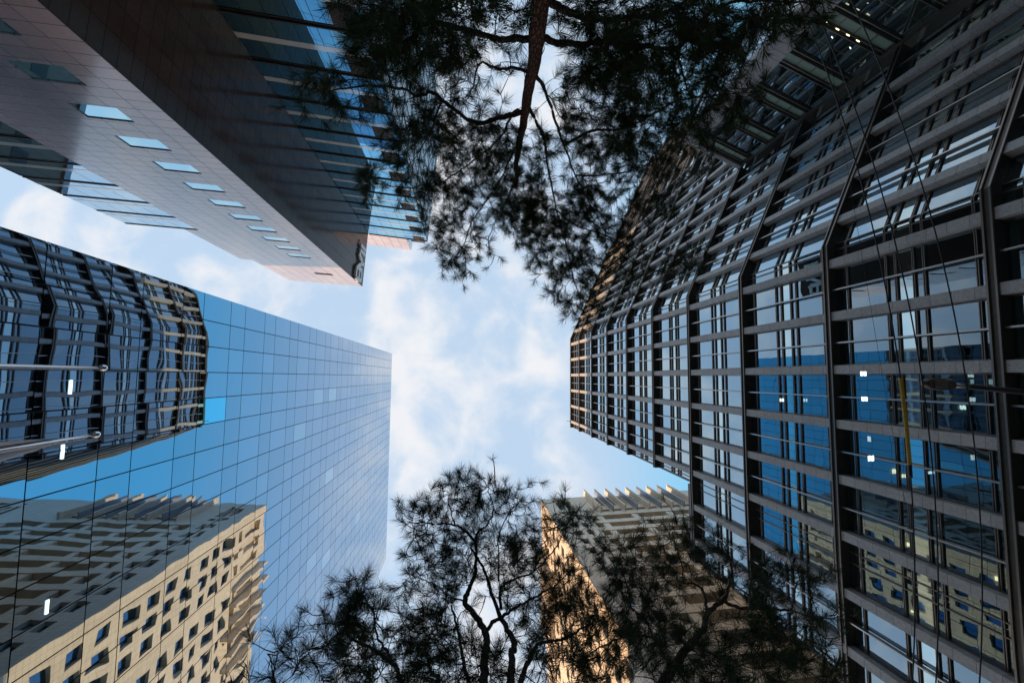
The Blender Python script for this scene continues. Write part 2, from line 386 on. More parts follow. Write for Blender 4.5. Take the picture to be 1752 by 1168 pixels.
# going towards -y the left-hand side is +x, so the outside is a negative offset
ledges = []
for k, z in enumerate(LV):
    if z > ROOF - 2: continue
    pl = walk_low if z < WTOP + 1 else walk_top
    if k == 0: continue
    o = ledge(pl, 0.02, 0.54, z - 0.42, z + 0.02)
    fl = ledge(pl, -0.05, 0.03, z - 0.42, z - 0.34); fl.merge(ledge(pl, -0.05, 0.03, z - 0.10, z - 0.02))
    ob = o.build('ledge', 'bronze', RB); fl.build('edge_strip', 'bronze_light', ob)
o = ledge(walk_top, -0.02, 1.0, ROOF - 0.6, ROOF); o.build('cornice', 'bronze', RB)
o = ledge(walk_top, 0.35, 0.8, ROOF - 2.4, ROOF - 1.9); o.build('cornice', 'bronze', RB)
o = ledge([Wa, Fa], -0.02, 1.0, WTOP + .02, WTOP + .4); o.build('cornice', 'bronze', RB)
# corner posts where the front bends or ends
def corner_post(p, z0, z1, F, s0, s1):
    mb = MB().box(F, s0, s1, z0, z1, -0.75, -0.45); mb.build('corner_post', 'bronze', RB)
corner_post(Fa, WTOP, ROOF - .6, f1, 0.02, 0.20); corner_post(Wa, 0, WTOP, fw, fwlen - 0.2, fwlen - .02)

GLD = -0.50                                               # glass plane
piers = []; mulls = []; wins = []; spans = []
def bays(F, s_list, s0, s1, z0, z1, mull=True, lights=0.0):
    """granite piers at s_list, windows in every bay and two-storey module"""
    for s in s_list:
        piers.append(MB().box(F, s - .24, s + .24, z0, z1 - .45, -0.48, -0.04))
    edges = [s0] + list(s_list) + [s1]
    zs = [z for z in LV if z0 - .1 <= z <= z1 - 1]
    if z0 < zs[0]: zs = [z0] + zs
    zs = zs + [z1]
    for a, b in zip(edges[:-1], edges[1:]):
        if b - a < .6: mull_here = False
        else: mull_here = mull
        mid = (a + b) / 2
        if mull_here and b - a > 2:
            mb = MB()
            for lo, hi in zip(zs[:-1], zs[1:]): mb.box(F, mid - .04, mid + .04, lo + .03, hi - .43, -0.40, -0.16)
            mulls.append(mb)
        for lo, hi in zip(zs[:-1], zs[1:]):
            top = hi - .42; base = lo + .03
            fr = MB()
            for off in (1.2, 3.55, 4.05, 4.95, 5.45, 7.65):
                zz = hi - off
                if zz < base + .1: continue
                fr.box(F, a + .02, b - .02, zz - .06, zz - .025, GLD + .015, GLD + .085)
                fr.box(F, a + .02, b - .02, zz + .025, zz + .06, GLD + .015, GLD + .085)
                fr.box(F, a + .02, b - .02, zz - .025, zz + .025, GLD + .01, GLD + .04)
            if not fr.v: continue
            for j_ in (a + .26, b - .31): fr.box(F, j_, j_ + .05, base, top, GLD + .012, GLD + .075)
            subs = []
            cells = [(a, mid), (mid, b)] if b - a > 2 else [(a, b)]
            gl = MB()
            for c0, c1 in cells:
                for t, u_ in ((0.2, 4.0), (5.0, 8.24)):
                    q1 = hi - t; q0 = max(base, hi - u_)
                    if q1 > q0: gl.quad(F, c0, c1, q0, q1, GLD, pane=rnd.random() * 50)
            sp = MB()
            if hi - 4.95 > base:
                for c0, c1 in cells: sp.quad(F, c0, c1, hi - 5.0, hi - 4.0, GLD, pane=rnd.random() * 50)
            subs.append(('pane', gl, 'office_glass'))
            if sp.v: subs.append(('spandrel_panel', sp, 'spandrel'))
            wins.append((fr, subs))
p1 = [1.15 + 3.02 * k for k in range(6)]
p2 = [1.75 + 3.02 * k for k in range(7)]
bays(f1, p1, 0.2, f1len, WTOP, ROOF)
bays(f1, p1, 0.0, f1len, 0, WTOP)
bays(fw, [1.87, 4.89], 0.0, fwlen - .2, 0, WTOP)
bays(f2, [s for s in p2 if s < 12.5], 0.0, Gs - .1, 0, WTOP)
bays(f2, [s for s in p2 if s < 20.5], 0.0, F2len - .1, WTOP, ROOF)
for mb in piers: mb.build('granite_pier', 'grey_granite', RB)
for mb in mulls: mb.build('mullion', 'steel', RB)
parts(wins, 'window', 'bronze_light', RB)
# darker glazed end of the oblique front, without granite
w3 = []
f3.o = f3.o + f3.n * -0.3
for i in range(7):
    a = i * 3.1; b = a + 3.1
    for lo, hi in zip(LV[3:], LV[4:] + [ROOF]):
        gl = MB(); fr = MB()
        gl.quad(f3, a, b, lo + .3, hi - .5, -.4, pane=rnd.random() * 50)
        fr.box(f3, a, a + .12, lo + .3, hi - .5, -.45, -.1)
        for off in (3.3, 4.5, 7.6): fr.box(f3, a + .12, b, hi - off - .12, hi - off, -.38, -.15); fr.box(f3, a + .12, b, hi - off + .2, hi - off + .32, -.38, -.15)
        w3.append((fr, [('pane', gl, 'side_glass')]))
f3l = MB()
for z in LV[4:] + [ROOF]: f3l.box(f3, 0, 21.7, z - .5, z + .3, -.6, 0.02)
f3l.build('ledge', 'bronze', RB)
big = MB(); bg_ = MB()
for fr, subs in w3: big.merge(fr); bg_.merge(subs[0][1])
o = big.build('curtain_wall_frame', 'bronze_light', RB); bg_.build('curtain_wall_glass', 'side_glass', o)
# floors, ceilings, core
ES = 60.0
top_poly = [(Fa[0] + 1.0, Fa[1] - .15), (ES, 23.0), (ES, -45), (Fd[0] + 1.1, Fd[1]), (Fb[0] + 1.2, Fb[1])]
low_poly = [(Wa[0] + 1.0, Wa[1] - .15), (ES, 26.0), (ES, -45), (Fd[0] + 1.1, Fd[1]), (Fb[0] + 1.2, Fb[1])]
slabs = MB()
for k, z in enumerate(LV):
    poly = low_poly if z < WTOP + 1 else top_poly
    if z > ROOF - 2: continue
    slabs.prism(poly, z - .38, z - .05)
    zm = z + 8.24 - 4.75
    if zm < ROOF - 1:
        poly = low_poly if zm < WTOP else top_poly
        slabs.prism(poly, zm, zm + .3)
slabs.build('floor_slabs', 'ceiling', RB)
MB().prism(top_poly, ROOF - .35, ROOF - .02).build('roof', 'interior', RB)
core = MB().prism([(Wa[0] + 7, 14), (ES - 1, 14), (ES - 1, -44), (Fd[0] + 8, Fd[1] + 2), (Fb[0] + 7, Fb[1] - 3)], 0, LV[4] - .5)
core.prism([(Fa[0] + 6, 9), (ES - 1, 9), (ES - 1, -44), (Fd[0] + 8, Fd[1] + 2), (Fb[0] + 6, Fb[1] - 3)], LV[4] + .05, ROOF - .4)
core.build('core', 'interior', RB)
# the side towards the cream high-rise runs off at an angle, granite bands between glass
fsd = Fr((Fa[0] + .8, Fa[1] + .02), (ES - Fa[0] - .8, 13.2), (0, 1)); fsl = Fr((Wa[0] + .8, Wa[1] + .02), (ES - Wa[0] - .8, 9.4), (0, 1))
bk = MB(); sgl = MB()
for FF, z0_, z1_ in ((fsd, WTOP + .05, ROOF), (fsl, 0, WTOP)):
    LL = 41.0
    bk.box(FF, 0, LL, z0_, z1_, -.5, -.12)
    z_ = z1_
    while z_ > z0_ + 4.2:
        bk.box(FF, 0, LL, z_ - 1.5, z_, -.12, .12)
        for q in range(13): sgl.quad(FF, q * 3.1 + .3, q * 3.1 + 2.8, z_ - 4.12, z_ - 1.5, -.10, pane=rnd.random() * 50)
        z_ -= 4.12
bk.prism([(ES + .6, 26), (ES + .8, 26), (ES + .8, -45), (ES + .6, -45)], 0, WTOP)
bk.prism([(ES + .6, 23), (ES + .8, 23), (ES + .8, -45), (ES + .6, -45)], WTOP + .04, ROOF)
bk.prism([(Wa[0] + 1, Fa[1] + .2), (ES, 22.8), (ES, 25.8), (Wa[0] + 1, Wa[1] - .1)], WTOP + .03, WTOP + .3)
sgl.build('side_glazing', 'pale_glass', RB)
bk.build('side_wall', 'grey_granite_wall', RB)

# projecting bay with glass front and granite end pier
GT = WTOP
gw = []
z = GT - .55; i = 0
cap = MB().box(fg, 0.0, GS, GT - .55, GT, -GD, 0.05); cap.build('parapet', 'grey_granite_wall', RB)
pier = MB().box(fg, GW, GS, 0, GT - .56, -.8, 0.0); pier.build('end_pier', 'grey_granite_wall', RB)
fl = 3.72
while z > 3:
    fr = MB(); gl = MB(); gs = MB()
    for zz in (z, z - .30, z - 1.10, z - 1.45):
        fr.box(fg, 0.25, GW, zz - .06, zz + .0, -.32, -.14)
    for q in range(5): fr.box(fg, .25 + q * (GW - .31) / 4, .31 + q * (GW - .31) / 4, z - 1.10, z - .36, -.3, -.24)
    gs.quad(fg, .25, GW, z - 1.10, z - .30, -.31)
    gl.quad(fg, .25, GW, z - .30, z, -.31, pane=rnd.random() * 50); gl.quad(fg, .25, GW, z - 1.5, z - 1.10, -.31, pane=rnd.random() * 50)
    for q in range(3): gl.quad(fg, .25 + q * (GW - .25) / 3, .25 + (q + 1) * (GW - .25) / 3, z - fl, z - 1.5, -.30, pane=rnd.random() * 50)
    for q in (1, 2): fr.box(fg, .25 + q * (GW - .25) / 3 - .01, .25 + q * (GW - .25) / 3 + .01, z - fl, z - 1.5, -.3, -.28)
    fr.box(fg, .25, GW, z - 2.7, z - 2.67, -.3, -.28)
    ob = fr.build('bay_window', 'bronze_light', RB); gl.build('pane', 'office_glass', ob); gs.build('lit_strip', 'green_strip', ob)
    z -= fl
MB().box(fg, 0.0, .24, 0, GT - .56, -.5, 0.02).build('corner_post', 'bronze', RB)
sf = MB(); sg = MB()
for q in range(0, 11):
    zz = GT - .56 - q * 4.12
    if zz > 1: sf.box(fgs, 0.8, GD, zz - .06, zz + .0, -.2, -.08)
    for c in range(6):
        if zz > 4.5: sg.quad(fgs, .8 + c * 1.45, .8 + (c + 1) * 1.45, zz - 4.12, zz, -.15, pane=rnd.random() * 50)
for q in range(28): sf.box(fgs, 0.8, GD, GT - .56 - q * 1.37 - .02, GT - .56 - q * 1.37, -.15, -.11)
ob = sf.build('side_window', 'bronze_light', RB); sg.build('pane', 'pale_glass', ob)
MB().prism([Vector(fg.p(.26, -.9, 0)[:2]), Vector(fg.p(GS - .3, -.9, 0)[:2]), Vector(fg.p(GS - .3, -GD, 0)[:2]), Vector(fg.p(.26, -GD, 0)[:2])], 0, .3).build('bay_floor', 'interior', RB)
bf = MB()
for q in range(1, 10):
    zz = GT - .56 - q * 3.72 - .9
    if zz > 0: bf.prism([fg.p(.3, -.5, 0)[:2], fg.p(GS - .3, -.9, 0)[:2], fg.p(GS - .3, -GD + .2, 0)[:2], fg.p(.3, -GD + .2, 0)[:2]], zz, zz + .3)
bf.build('floor_slabs', 'ceiling', RB)
# ceiling lights seen through the glass
def ceil_light(px, py, h, lx, ly, m):
    c = at(px, py, h); mb = MB()
    mb.face([(c.x - lx, c.y - ly, c.z), (c.x + lx, c.y - ly, c.z), (c.x + lx, c.y + ly, c.z), (c.x - lx, c.y + ly, c.z)])
    mb.build('ceiling_light', m, RB)

# pale blinds drawn behind some panes
for px, py in ((1345, 560), (1372, 600), (1358, 655), (1382, 668), (1365, 700), (1350, 735), (1408, 725), (1480, 845), (1487, 868), (1230, 700), (1110, 690), (1590, 930), (1598, 905), (1290, 830)):
    s_, z_ = None, None
    d_ = ray(px, py); t_ = (Fa[0] + .62 + .0) / d_.x; y_ = d_.y * t_; z_ = CAMZ + d_.z * t_; s_ = (Fa[1] - y_)
    w_ = rnd.uniform(.25, .55); h_ = rnd.uniform(.5, 1.5)
    MB().box(f1, s_ - w_ / 2, s_ + w_ / 2, z_ - h_ / 2, z_ + h_ / 2, -.72, -.68).build('blind', 'sign_white', RB)
# roof mast on the street corner
MB().tube([(Fa[0] - .15, Fa[1] - 1.2, ROOF - .5), (Fa[0] - .5, Fa[1] - 1.2, ROOF + .6)], .05, 6).build('roof_mast', 'bronze', RB)
# window cleaning: thin drain pipes along the fronts
# ================================================================== LEFT: blue mirror tower
GH = zl(84.4)
C1 = (-13.23, -4.24); C2 = (-13.55, 31.68)
ft = Fr(C1, (C2[0] - C1[0], C2[1] - C1[1]), (1, 0)); TL = 35.92
ft2 = Fr(C2, (-1, .01), (0, 1)); ft3 = Fr(C1, (-1, 0), (0, -1))
BT = root('mirror_tower', 'blue mirror glass tower with a fine dark pane grid on the left', 'building')
TD = 14.0
MB().prism([Vector(ft.p(0, -.07, 0)[:2]), Vector(ft.p(TL, -.07, 0)[:2]), Vector((C2[0] - TD, C2[1])), Vector((C1[0] - TD, C1[1]))], 0, GH).build('wall', 'body_dark', BT)
NC = 27; PW = TL / NC
rows = []; z = zl(24.4)
while z > 4.4: z -= 4.4
z0 = z
while z < GH:
    rows.append((z, min(z + 2.7, GH - .02))); rows.append((z + 2.7, min(z + 4.4, GH - .02))); z += 4.4
rows = [r for r in rows if r[1] - r[0] > .2 and r[0] < GH - .3]
def hit_tower(px, py):
    d = ray(px, py); t = (C1[0] - 0) / d.x; return (d.y * t - C1[1]), CAMZ + d.z * t
bright = {}
for q, m in (((381, 687), 'cyan_glass'), ((552, 669), 'pale_glass'), ((575, 667), 'pale_glass'), ((507, 752), 'pale_glass'), ((569, 812), 'pale_glass'), ((563, 942), 'pale_glass'),
             ((539, 972), 'pale_glass'), ((615, 876), 'pale_glass'), ((526, 1146), 'pale_glass')):
    s, zz = hit_tower(*q)
    for j, r in enumerate(rows):
        if r[0] <= zz < r[1]: bright[(int(s / PW), j)] = m
pn = []
for i in range(NC):
    for j, (a, b) in enumerate(rows):
        s0 = i * PW + .022; s1 = (i + 1) * PW - .022
        mb = MB().box(ft, s0, s1, a + .022, b - .022, -.05, 0.0, pane=rnd.random() * 60)
        mm = bright.get((i, j))
        if mm: mb.build('window_pane', mm, BT)['label'] = 'paler window pane of the mirror glass'
        else: pn.append(mb)
parts(pn, 'window_pane', 'blue_glass', BT, limit=90)
sd = MB()
for FF, LL in ((ft2, TD), (ft3, TD)):
    for i in range(int(LL / 2.6)):
        for a, b in rows: sd.box(FF, i * 2.6 + .03, i * 2.6 + 2.57, a + .03, b - .03, -.02, .05, pane=rnd.random() * 60)
so = sd.build('side_glazing', 'blue_glass', BT)
# strip lights behind the joints of the lower panes
for (x0, y0, x1, y1) in ((124, 650, 121, 674), (112, 760, 108, 785), (88, 1025, 84, 1050)):
    a = hit_tower(x0, y0); b = hit_tower(x1, y1)
    MB().box(ft, a[0], b[0], (a[1] + b[1]) / 2 - .045, (a[1] + b[1]) / 2 + .045, .0, .03).build('strip_light', 'light_cool', BT)

# ================================================================== TOP LEFT: pink granite tower
HB = 74.0
def P2(u, v, k=HB): return (u * k, v * k)
A0 = P2(-.2228, -.1953); A1 = P2(-.3732, -.2048); A3 = P2(-.467, -.2107); A2 = P2(-.3928, -.206)
B1 = P2(-.2134, -.3144); CE = P2(-.0868, -.3017); DE = P2(-.0617, -.575)
PT = root('granite_tower', 'pink granite tower with glazed wings and a white roof sign in the upper left', 'building')
fa = Fr(A0, (A1[0] - A0[0], A1[1] - A0[1]), (0, 1)); fb = Fr(A0, (B1[0] - A0[0], B1[1] - A0[1]), (1, 0))
LA1 = (Vector(A1) - Vector(A0)).length; LA2 = (Vector(A2) - Vector(A0)).length; LA3 = (Vector(A3) - Vector(A0)).length; LB = (Vector(B1) - Vector(A0)).length
fcn = Fr(B1, (CE[0] - B1[0], CE[1] - B1[1]), (0, 1)); LC = (Vector(CE) - Vector(B1)).length
fd = Fr(CE, (DE[0] - CE[0], DE[1] - CE[1]), (1, 0)); LD = (Vector(DE) - Vector(CE)).length
ZB = zl(HB); Z2 = zl(.8275 * HB); Z3 = zl(.664 * HB); ZC = zl(1.01 * HB); ZP = zl(1.103 * HB)
pa = MB()
# front A with a column of window openings; walls of real thickness
def wall_grid(F, sb, zb, isopen, depth, wall, glass_list, frame_depth=0.0):
    for i in range(len(sb) - 1):
        for j in range(len(zb) - 1):
            s0, s1, a, b = sb[i], sb[i + 1], zb[j], zb[j + 1]
            if not isopen(i, j): wall.quad(F, s0, s1, a, b, 0.0); continue
            if i == 0 or not isopen(i - 1, j): wall.face([F.p(s0, -depth, a), F.p(s0, 0, a), F.p(s0, 0, b), F.p(s0, -depth, b)], [(s0, a), (s0, a), (s0, b), (s0, b)])
            if i == len(sb) - 2 or not isopen(i + 1, j): wall.face([F.p(s1, -depth, a), F.p(s1, 0, a), F.p(s1, 0, b), F.p(s1, -depth, b)], [(s1, a), (s1, a), (s1, b), (s1, b)])
            if j == 0 or not isopen(i, j - 1): wall.face([F.p(s0, -depth, a), F.p(s1, -depth, a), F.p(s1, 0, a), F.p(s0, 0, a)], [(s0, a), (s1, a), (s1, a), (s0, a)])
            if j == len(zb) - 2 or not isopen(i, j + 1): wall.face([F.p(s0, -depth, b), F.p(s1, -depth, b), F.p(s1, 0, b), F.p(s0, 0, b)], [(s0, b), (s1, b), (s1, b), (s0, b)])
            glass_list.append(MB().quad(F, s0, s1, a, b, -depth, pane=rnd.random() * 50))
# heights of the windows from the photograph (d is measured along the window column)
FLA = 3.56
def hitF(F, px, py):
    d = ray(px, py); n = F.n; t = (F.o.dot(n)) / (d.x * n.x + d.y * n.y)
    q = Vector((d.x * t, d.y * t, 0)) - F.o; return q.dot(F.e), CAMZ + d.z * t
wz = [hitF(fa, *q) for q in ((170, 193), (240, 246), (300, 288), (348, 323), (388, 352), (421, 376), (449, 396), (474, 412), (495, 428), (511, 438))]
ws = sum(w[0] for w in wz) / len(wz)
h0 = wz[0][1]; hN = wz[-1][1]; step = (hN - h0) / (len(wz) - 1)
zb = [0.0]; opens = []
zz = h0 - math.floor(h0 / step) * step
k = 0
while zz + .7 < ZB - 3 and k < 40:
    if zz - .75 > zb[-1] + .2:
        if zz > hN + 1: break
        zb += [zz - .72, zz + .72]; opens.append(len(zb) - 2)
    zz += step; k += 1
slot = hitF(fa, 554, 469); zb += [slot[1] - .7, slot[1] + .5]; sl = len(zb) - 2
zb.append(ZB)
sbk = [0.0, slot[0] - 1.3, slot[0] + 1.3, ws - 1.45, ws + 1.45, LA1]
sbk = sorted(sbk); iw = sbk.index(ws - 1.45); isl = sbk.index(slot[0] - 1.3)
wl = []; sll = []
def opA(i, j): return (i == iw and j in opens) or (i == isl and j == sl)
tmp = []
wall_grid(fa, sbk, zb, lambda i, j: i == iw and j in opens, .06, pa, wl)
dk = MB().box(fa, slot[0] - 1.2, slot[0] + 1.2, slot[1] - .6, slot[1] + .4, .0, .03); dk.build('vent', 'body_dark', PT)
pa.box(fa, LA1, LA2, Z3, Z2, -6, 0.0)
# walls B and the top
MB().quad(fb, 0, LB, 0, ZB, 0.0).build('side_wall', 'shaded_granite', PT)
pa.face([fa.p(0, 0, ZB), fa.p(LA1, 0, ZB), fa.p(LA1, -20, ZB), fa.p(0, -20, ZB)])
pa.face([fa.p(LA1, 0, Z2), fa.p(LA1, 0, ZB), fa.p(LA1, -20, ZB), fa.p(LA1, -20, Z2)])
# set-back upper block over front C
pa.box(fcn, -14, .0813 * HB, ZC + .02, ZP, -12, -0.06)
wo = pa.build('wall', 'pink_granite', PT)
M['shaded_granite'].node_tree.nodes['Principled BSDF'].inputs['Specular Tint'].default_value = (0.62, 0.46, 0.40, 1)
for mb in wl: mb.build('window', 'blind_glass', PT)
bl = MB().box(fcn, .0813 * HB + .3, .0813 * HB + 2.6, ZC + .02, ZC + 4.0, -7, -.8); bl.build('roof_plant_room', 'louvre', PT)
# glazed wing left of A, glazed fronts C and D
def banded(F, s0, s1, z1, fl, glass, mod=1.5, louv=None, ledge_m='bronze', z_top_off=0.0, dp=.07):
    gl = []; bands = MB(); led = MB(); mu = MB(); lv = MB()
    z = z1 - z_top_off; n = int(z / fl) + 1
    for k in range(n):
        hi = z - k * fl; lo = max(0, hi - fl)
        if hi < .5: break
        led.box(F, s0, s1, hi - .12, hi, -.1, dp); led.box(F, s0, s1, hi - .40, hi - .35, -.1, dp * .5)
        b1 = hi - 2.3; b0 = hi - 2.85
        bands.quad(F, s0, s1, b0, b1, 0.012, pane=k * 1.7)
        s = s0; i = 0
        while s < s1 - .05:
            e_ = min(s + mod, s1)
            if not (louv and louv[0] < (s + e_) / 2 < louv[1]):
                gl.append(MB().quad(F, s + .02, e_ - .02, b1 + .02, hi - .46, 0.0, pane=rnd.random() * 50))
            gl.append(MB().quad(F, s + .02, e_ - .02, lo, b0 - .02, 0.0, pane=rnd.random() * 50))
            s += mod
        if louv:
            q = b1 + .05
            while q < hi - .5: lv.box(F, louv[0], louv[1], q, q + .07, -.02, .06); q += .14
    return gl, bands, led, lv
def add_banded(F, s0, s1, z1, fl, glass, name, **kw):
    gl, bands, led, lv = banded(F, s0, s1, z1, fl, glass, **kw)
    g_ = MB(); [g_.merge(x) for x in gl]
    bk_ = MB().box(F, s0, s1, 0, z1, -.4, -.03); ob = bk_.build(name, 'body_dark', PT)
    g_.build('glazing', glass, ob); bands.build('spandrel_band', 'white_band', ob); led.build('ledge', 'bronze', ob)
    if lv.v: lv.build('louvre', 'louvre', ob)
    return ob
add_banded(fa, LA1, LA3, Z3, 3.62, 'side_glass', 'glazed_wing', dp=.03)
add_banded(fcn, 0.02, LC, ZC, 4.57, 'c_glass', 'glazed_front', louv=(LC * .77, LC * .89))
dg = MB(); dm = MB()
for i in range(int(LD / 1.5) + 1):
    for k in range(18):
        lo = ZC - (k + 1) * 4.57; hi = lo + 4.57
        if lo < 0: break
        dg.quad(fd, i * 1.5, min(LD, i * 1.5 + 1.5), lo, hi, 0, pane=rnd.random() * 50)
    dm.box(fd, i * 1.5, i * 1.5 + .07, 0, ZC, .0, .05)
for k in range(18): dm.box(fd, 0, LD, ZC - k * 4.57 - .15, ZC - k * 4.57, .0, .06)
ob = dm.build('glazed_side', 'bronze', PT); dg.build('glazing', 'dull_glass', ob)
bodyP = MB()
bodyP.prism([fa.p(LA3, -.5, 0)[:2], fa.p(LA1 + .3, -.5, 0)[:2], (A0[0] - 20, B1[1] - 8), (A3[0], B1[1] - 8)], 0, Z3)
bodyP.prism([(B1[0] - 24, B1[1] - 8), (B1[0] - .1, B1[1] - .5), (CE[0] - .4, CE[1] - .5), (DE[0] - .4, DE[1]), (B1[0] - 24, DE[1])], 0, ZC - .05)
bodyP.build('body', 'pink_granite', PT)
# roof sign: white letters standing off the wall near the top edge
fs = Fr(B1, (A0[0] - B1[0], A0[1] - B1[1]), (1, 0))
SG = root('roof_sign', 'white standing letters on the shade-darkened granite wall below the roof edge', 'sign')
def letter(strokes, s, zb_, w, h):
    mb = MB()
    for (x0, y0, x1, y1) in strokes:
        a = Vector((s + x0 * w, zb_ + y0 * h)); b = Vector((s + x1 * w, zb_ + y1 * h)); t = (b - a).normalized(); nn = Vector((-t.y, t.x)) * (.11 * w + .06)
        c = [a - nn, b - nn, b + nn, a + nn]
        mb.face([fs.p(q.x, .34, q.y) for q in c]); mb.face([fs.p(q.x, .12, q.y) for q in reversed(c)])
        for i in range(4):
            p_, q_ = c[i], c[(i + 1) % 4]; mb.face([fs.p(p_.x, .12, p_.y), fs.p(q_.x, .12, q_.y), fs.p(q_.x, .34, q_.y), fs.p(p_.x, .34, p_.y)])
    o = mb.build('letter', 'sign_white', SG); return o
def edge_pt(px, py): return hitF(fs, px, py)
l1 = edge_pt(618, 427); l2 = edge_pt(615, 447); l3 = edge_pt(611, 467)
lh = 3.2; 
letter([(.25, 0, .25, 1), (.75, 0, .75, 1)], l1[0] - .7, l1[1] - lh / 2, 1.5, lh)
letter([(.0, 0, .5, .75), (1, 0, .5, .75), (.5, .7, .5, 1)], l2[0] - .9, l2[1] - lh / 2, 2.0, lh)
letter([(.1, 0, .1, 1), (.1, 1, .8, 1), (.8, 1, .9, .6), (.1, .52, .9, .55), (.1, 0, .85, 0), (.85, 0, .95, .5)], l3[0] - .9, l3[1] - lh / 2, 2.1, lh)
rl = MB().box(fs, l1[0] - 1, l3[0] + 1.4, l2[1] - lh / 2 - .12, l2[1] - lh / 2 - .02, .05, .12); rl.build('rail', 'body_dark', SG)

# ================================================================== BOTTOM: cream concrete building
HK = 114.0; ZK = zl(HK)
K0 = (18.79, 30.12)
fk = Fr(K0, (1, -.034), (0, -1)); fl_ = Fr(K0, (.037, 1), (-1, 0))
KF, KL = 57.0, 58.0
KB = root('concrete_block', 'cream stone high-rise with deep floor bands and roof fins at the bottom', 'building')
kw = MB(); kp = []
FH = 4.5; FB = ZK - 13.8                                  # foot of the fins
def zgrid(rows_, lo, hi):
    zs = [lo]
    for a, b in sorted(rows_):
        if a > zs[-1] + .01 and b < hi: zs += [a, b]
    zs.append(hi); return zs, [i for i in range(1, len(zs) - 1, 2)]
def margin(F, s0, s1, cols, topcols, wtop=True):
    rows_ = [(FB - 1.0 - FH * k - 2.5, FB - 1.0 - FH * k) for k in range(0, 24) if FB - 1.0 - FH * k - 2.5 > 5]
    rt = [(ZK - 9.4, ZK - 3.6)]
    zs, op = zgrid(rows_ , 0, FB + .1)
    sb = [s0] + [c for ab in cols for c in ab] + [s1]
    wall_grid(F, sb, zs, lambda i, j: i % 2 == 1 and j in op, .55, kw, kp)
    zs2, op2 = zgrid([(FB + 1.0, FB + 2.6), (ZK - 9.8, ZK - 3.4)], FB + .1, ZK)
    sb2 = [s0] + [c for ab in topcols for c in ab] + [s1]
    wall_grid(F, sb2, zs2, lambda i, j: i % 2 == 1 and j in op2, .9, kw, kp)
margin(fk, 0, 7.3, [(2.9, 4.3), (5.1, 6.5)], [(2.9, 4.3), (5.1, 6.5)])
margin(fk, 46, KF, [(48, 49.5), (50.5, 52)], [(48, 49.5), (50.5, 52)])
margin(fl_, 0, 12.8, [(2.4, 4.4), (5.6, 7.6), (8.8, 10.8)], [(2.4, 4.5), (5.6, 7.7), (8.8, 10.9)])
margin(fl_, 12.8, 28.6, [(13.8 + 3.6 * k, 16.0 + 3.6 * k) for k in range(4)], [(14 + 3.2 * k, 15.9 + 3.2 * k) for k in range(4)])
margin(fl_, 28.6, KL, [(30 + 3.4 * k, 32.0 + 3.4 * k) for k in range(8)], [(30 + 3.2 * k, 31.9 + 3.2 * k) for k in range(3)])
# solid zone over the bands, right of the corner margin
kw.quad(fk, 7.3, 11.2, FB + .1, ZK, 0.0); kw.quad(fk, 33.6, 46, FB + .1, ZK, 0.0)
zs, op = zgrid([(FB + .9, FB + 2.3), (FB + 5.0, FB + 11.5)], FB + .1, ZK - 1.0)
sb = [11.2]; 
for k in range(8): sb += [11.4 + 2.75 * k + .45, 11.4 + 2.75 * (k + 1) - .45]
sb += [33.6]
gr = []
wall_grid(fk, sb, zs, lambda i, j: i % 2 == 1 and j in op, 1.0, kw, gr)
kwo = kw.build('wall', 'cream_stone', KB)
parts(kp, 'window', 'k_glass', KB)
for mb in gr: mb.build('roof_grille', 'louvre', KB)
# floor bands and piers
k = 0
while FB - FH * k - 1.9 > 2:
    zt = FB - FH * k + (.3 if k == 0 else 0)
    MB().box(fk, 7.3, 46, zt - 1.9, zt, -2.2, 0.0 if k else .02).build('floor_band', 'cream_stone', KB); k += 1
for q in range(5):
    s = 9.6 + 7.75 * q; mb = MB().box(fk, s, s + 1.3, 0, FB - 1.0, -2.15, -.12)
    mb.build('pier', 'cream_stone', KB)
mb = MB().box(fk, 7.32, 7.9, 0, FB - 1.0, -2.15, -.02)
mb.build('pier', 'cream_stone', KB)
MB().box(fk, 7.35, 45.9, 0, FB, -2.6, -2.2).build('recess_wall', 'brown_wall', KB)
for q in range(9):
    s = 11.4 + 2.75 * q; w = .38 if q % 2 == 0 else .2
    MB().box(fk, s - w / 2, s + w / 2, FB + .32, ZK + 1.6, -.02, 1.35).build('roof_fin', 'cream_stone' if q % 2 == 0 else 'grey_metal', KB)
for q in range(6):
    s = 13.4 + 3.1 * q
    MB().box(fl_, s - .25, s + .25, FB + .32, ZK + 1.4, -.02, 1.3).build('roof_fin', 'cream_stone', KB)
kb = MB().prism([fk.p(0.7, -1.2, 0)[:2], fk.p(7.2, -1.2, 0)[:2], fk.p(7.2, -2.7, 0)[:2], fk.p(46, -2.7, 0)[:2], fk.p(46, -1.2, 0)[:2], fk.p(KF, -1.2, 0)[:2], fk.p(KF, -KL, 0)[:2], fl_.p(KL, -1.2, 0)[:2]], 0, ZK - .3)
kb.build('core', 'cream_stone', KB)

# block behind the mirror tower, a dark reflection only, placed to shade front A
NB = root('neighbour_shade_block', 'unseen brown block behind the mirror tower, added to shade the pink granite that reflects it', 'building')
MB().prism([(-60, -14), (-60, 70), (-105, 70), (-105, -14)], 0, 72).build('wall', 'brown_wall', NB)
nw_ = MB(); fn = Fr((-60, -14), (0, 1), (1, 0)); nl = []
for i in range(26):
    for j in range(16): nl.append(MB().box(fn, 1.2 + i * 3.1, 3.4 + i * 3.1, 3 + j * 4.1, 5.2 + j * 4.1, -.02, .04, pane=rnd.random() * 9))
parts(nl, 'window', 'body_dark', NB, limit=60)
MB().prism([(-59.7, -14.3), (-59.7, 70.3), (-105.3, 70.3), (-105.3, -14.3)], 72.02, 73).build('roof', 'grey_metal', NB)

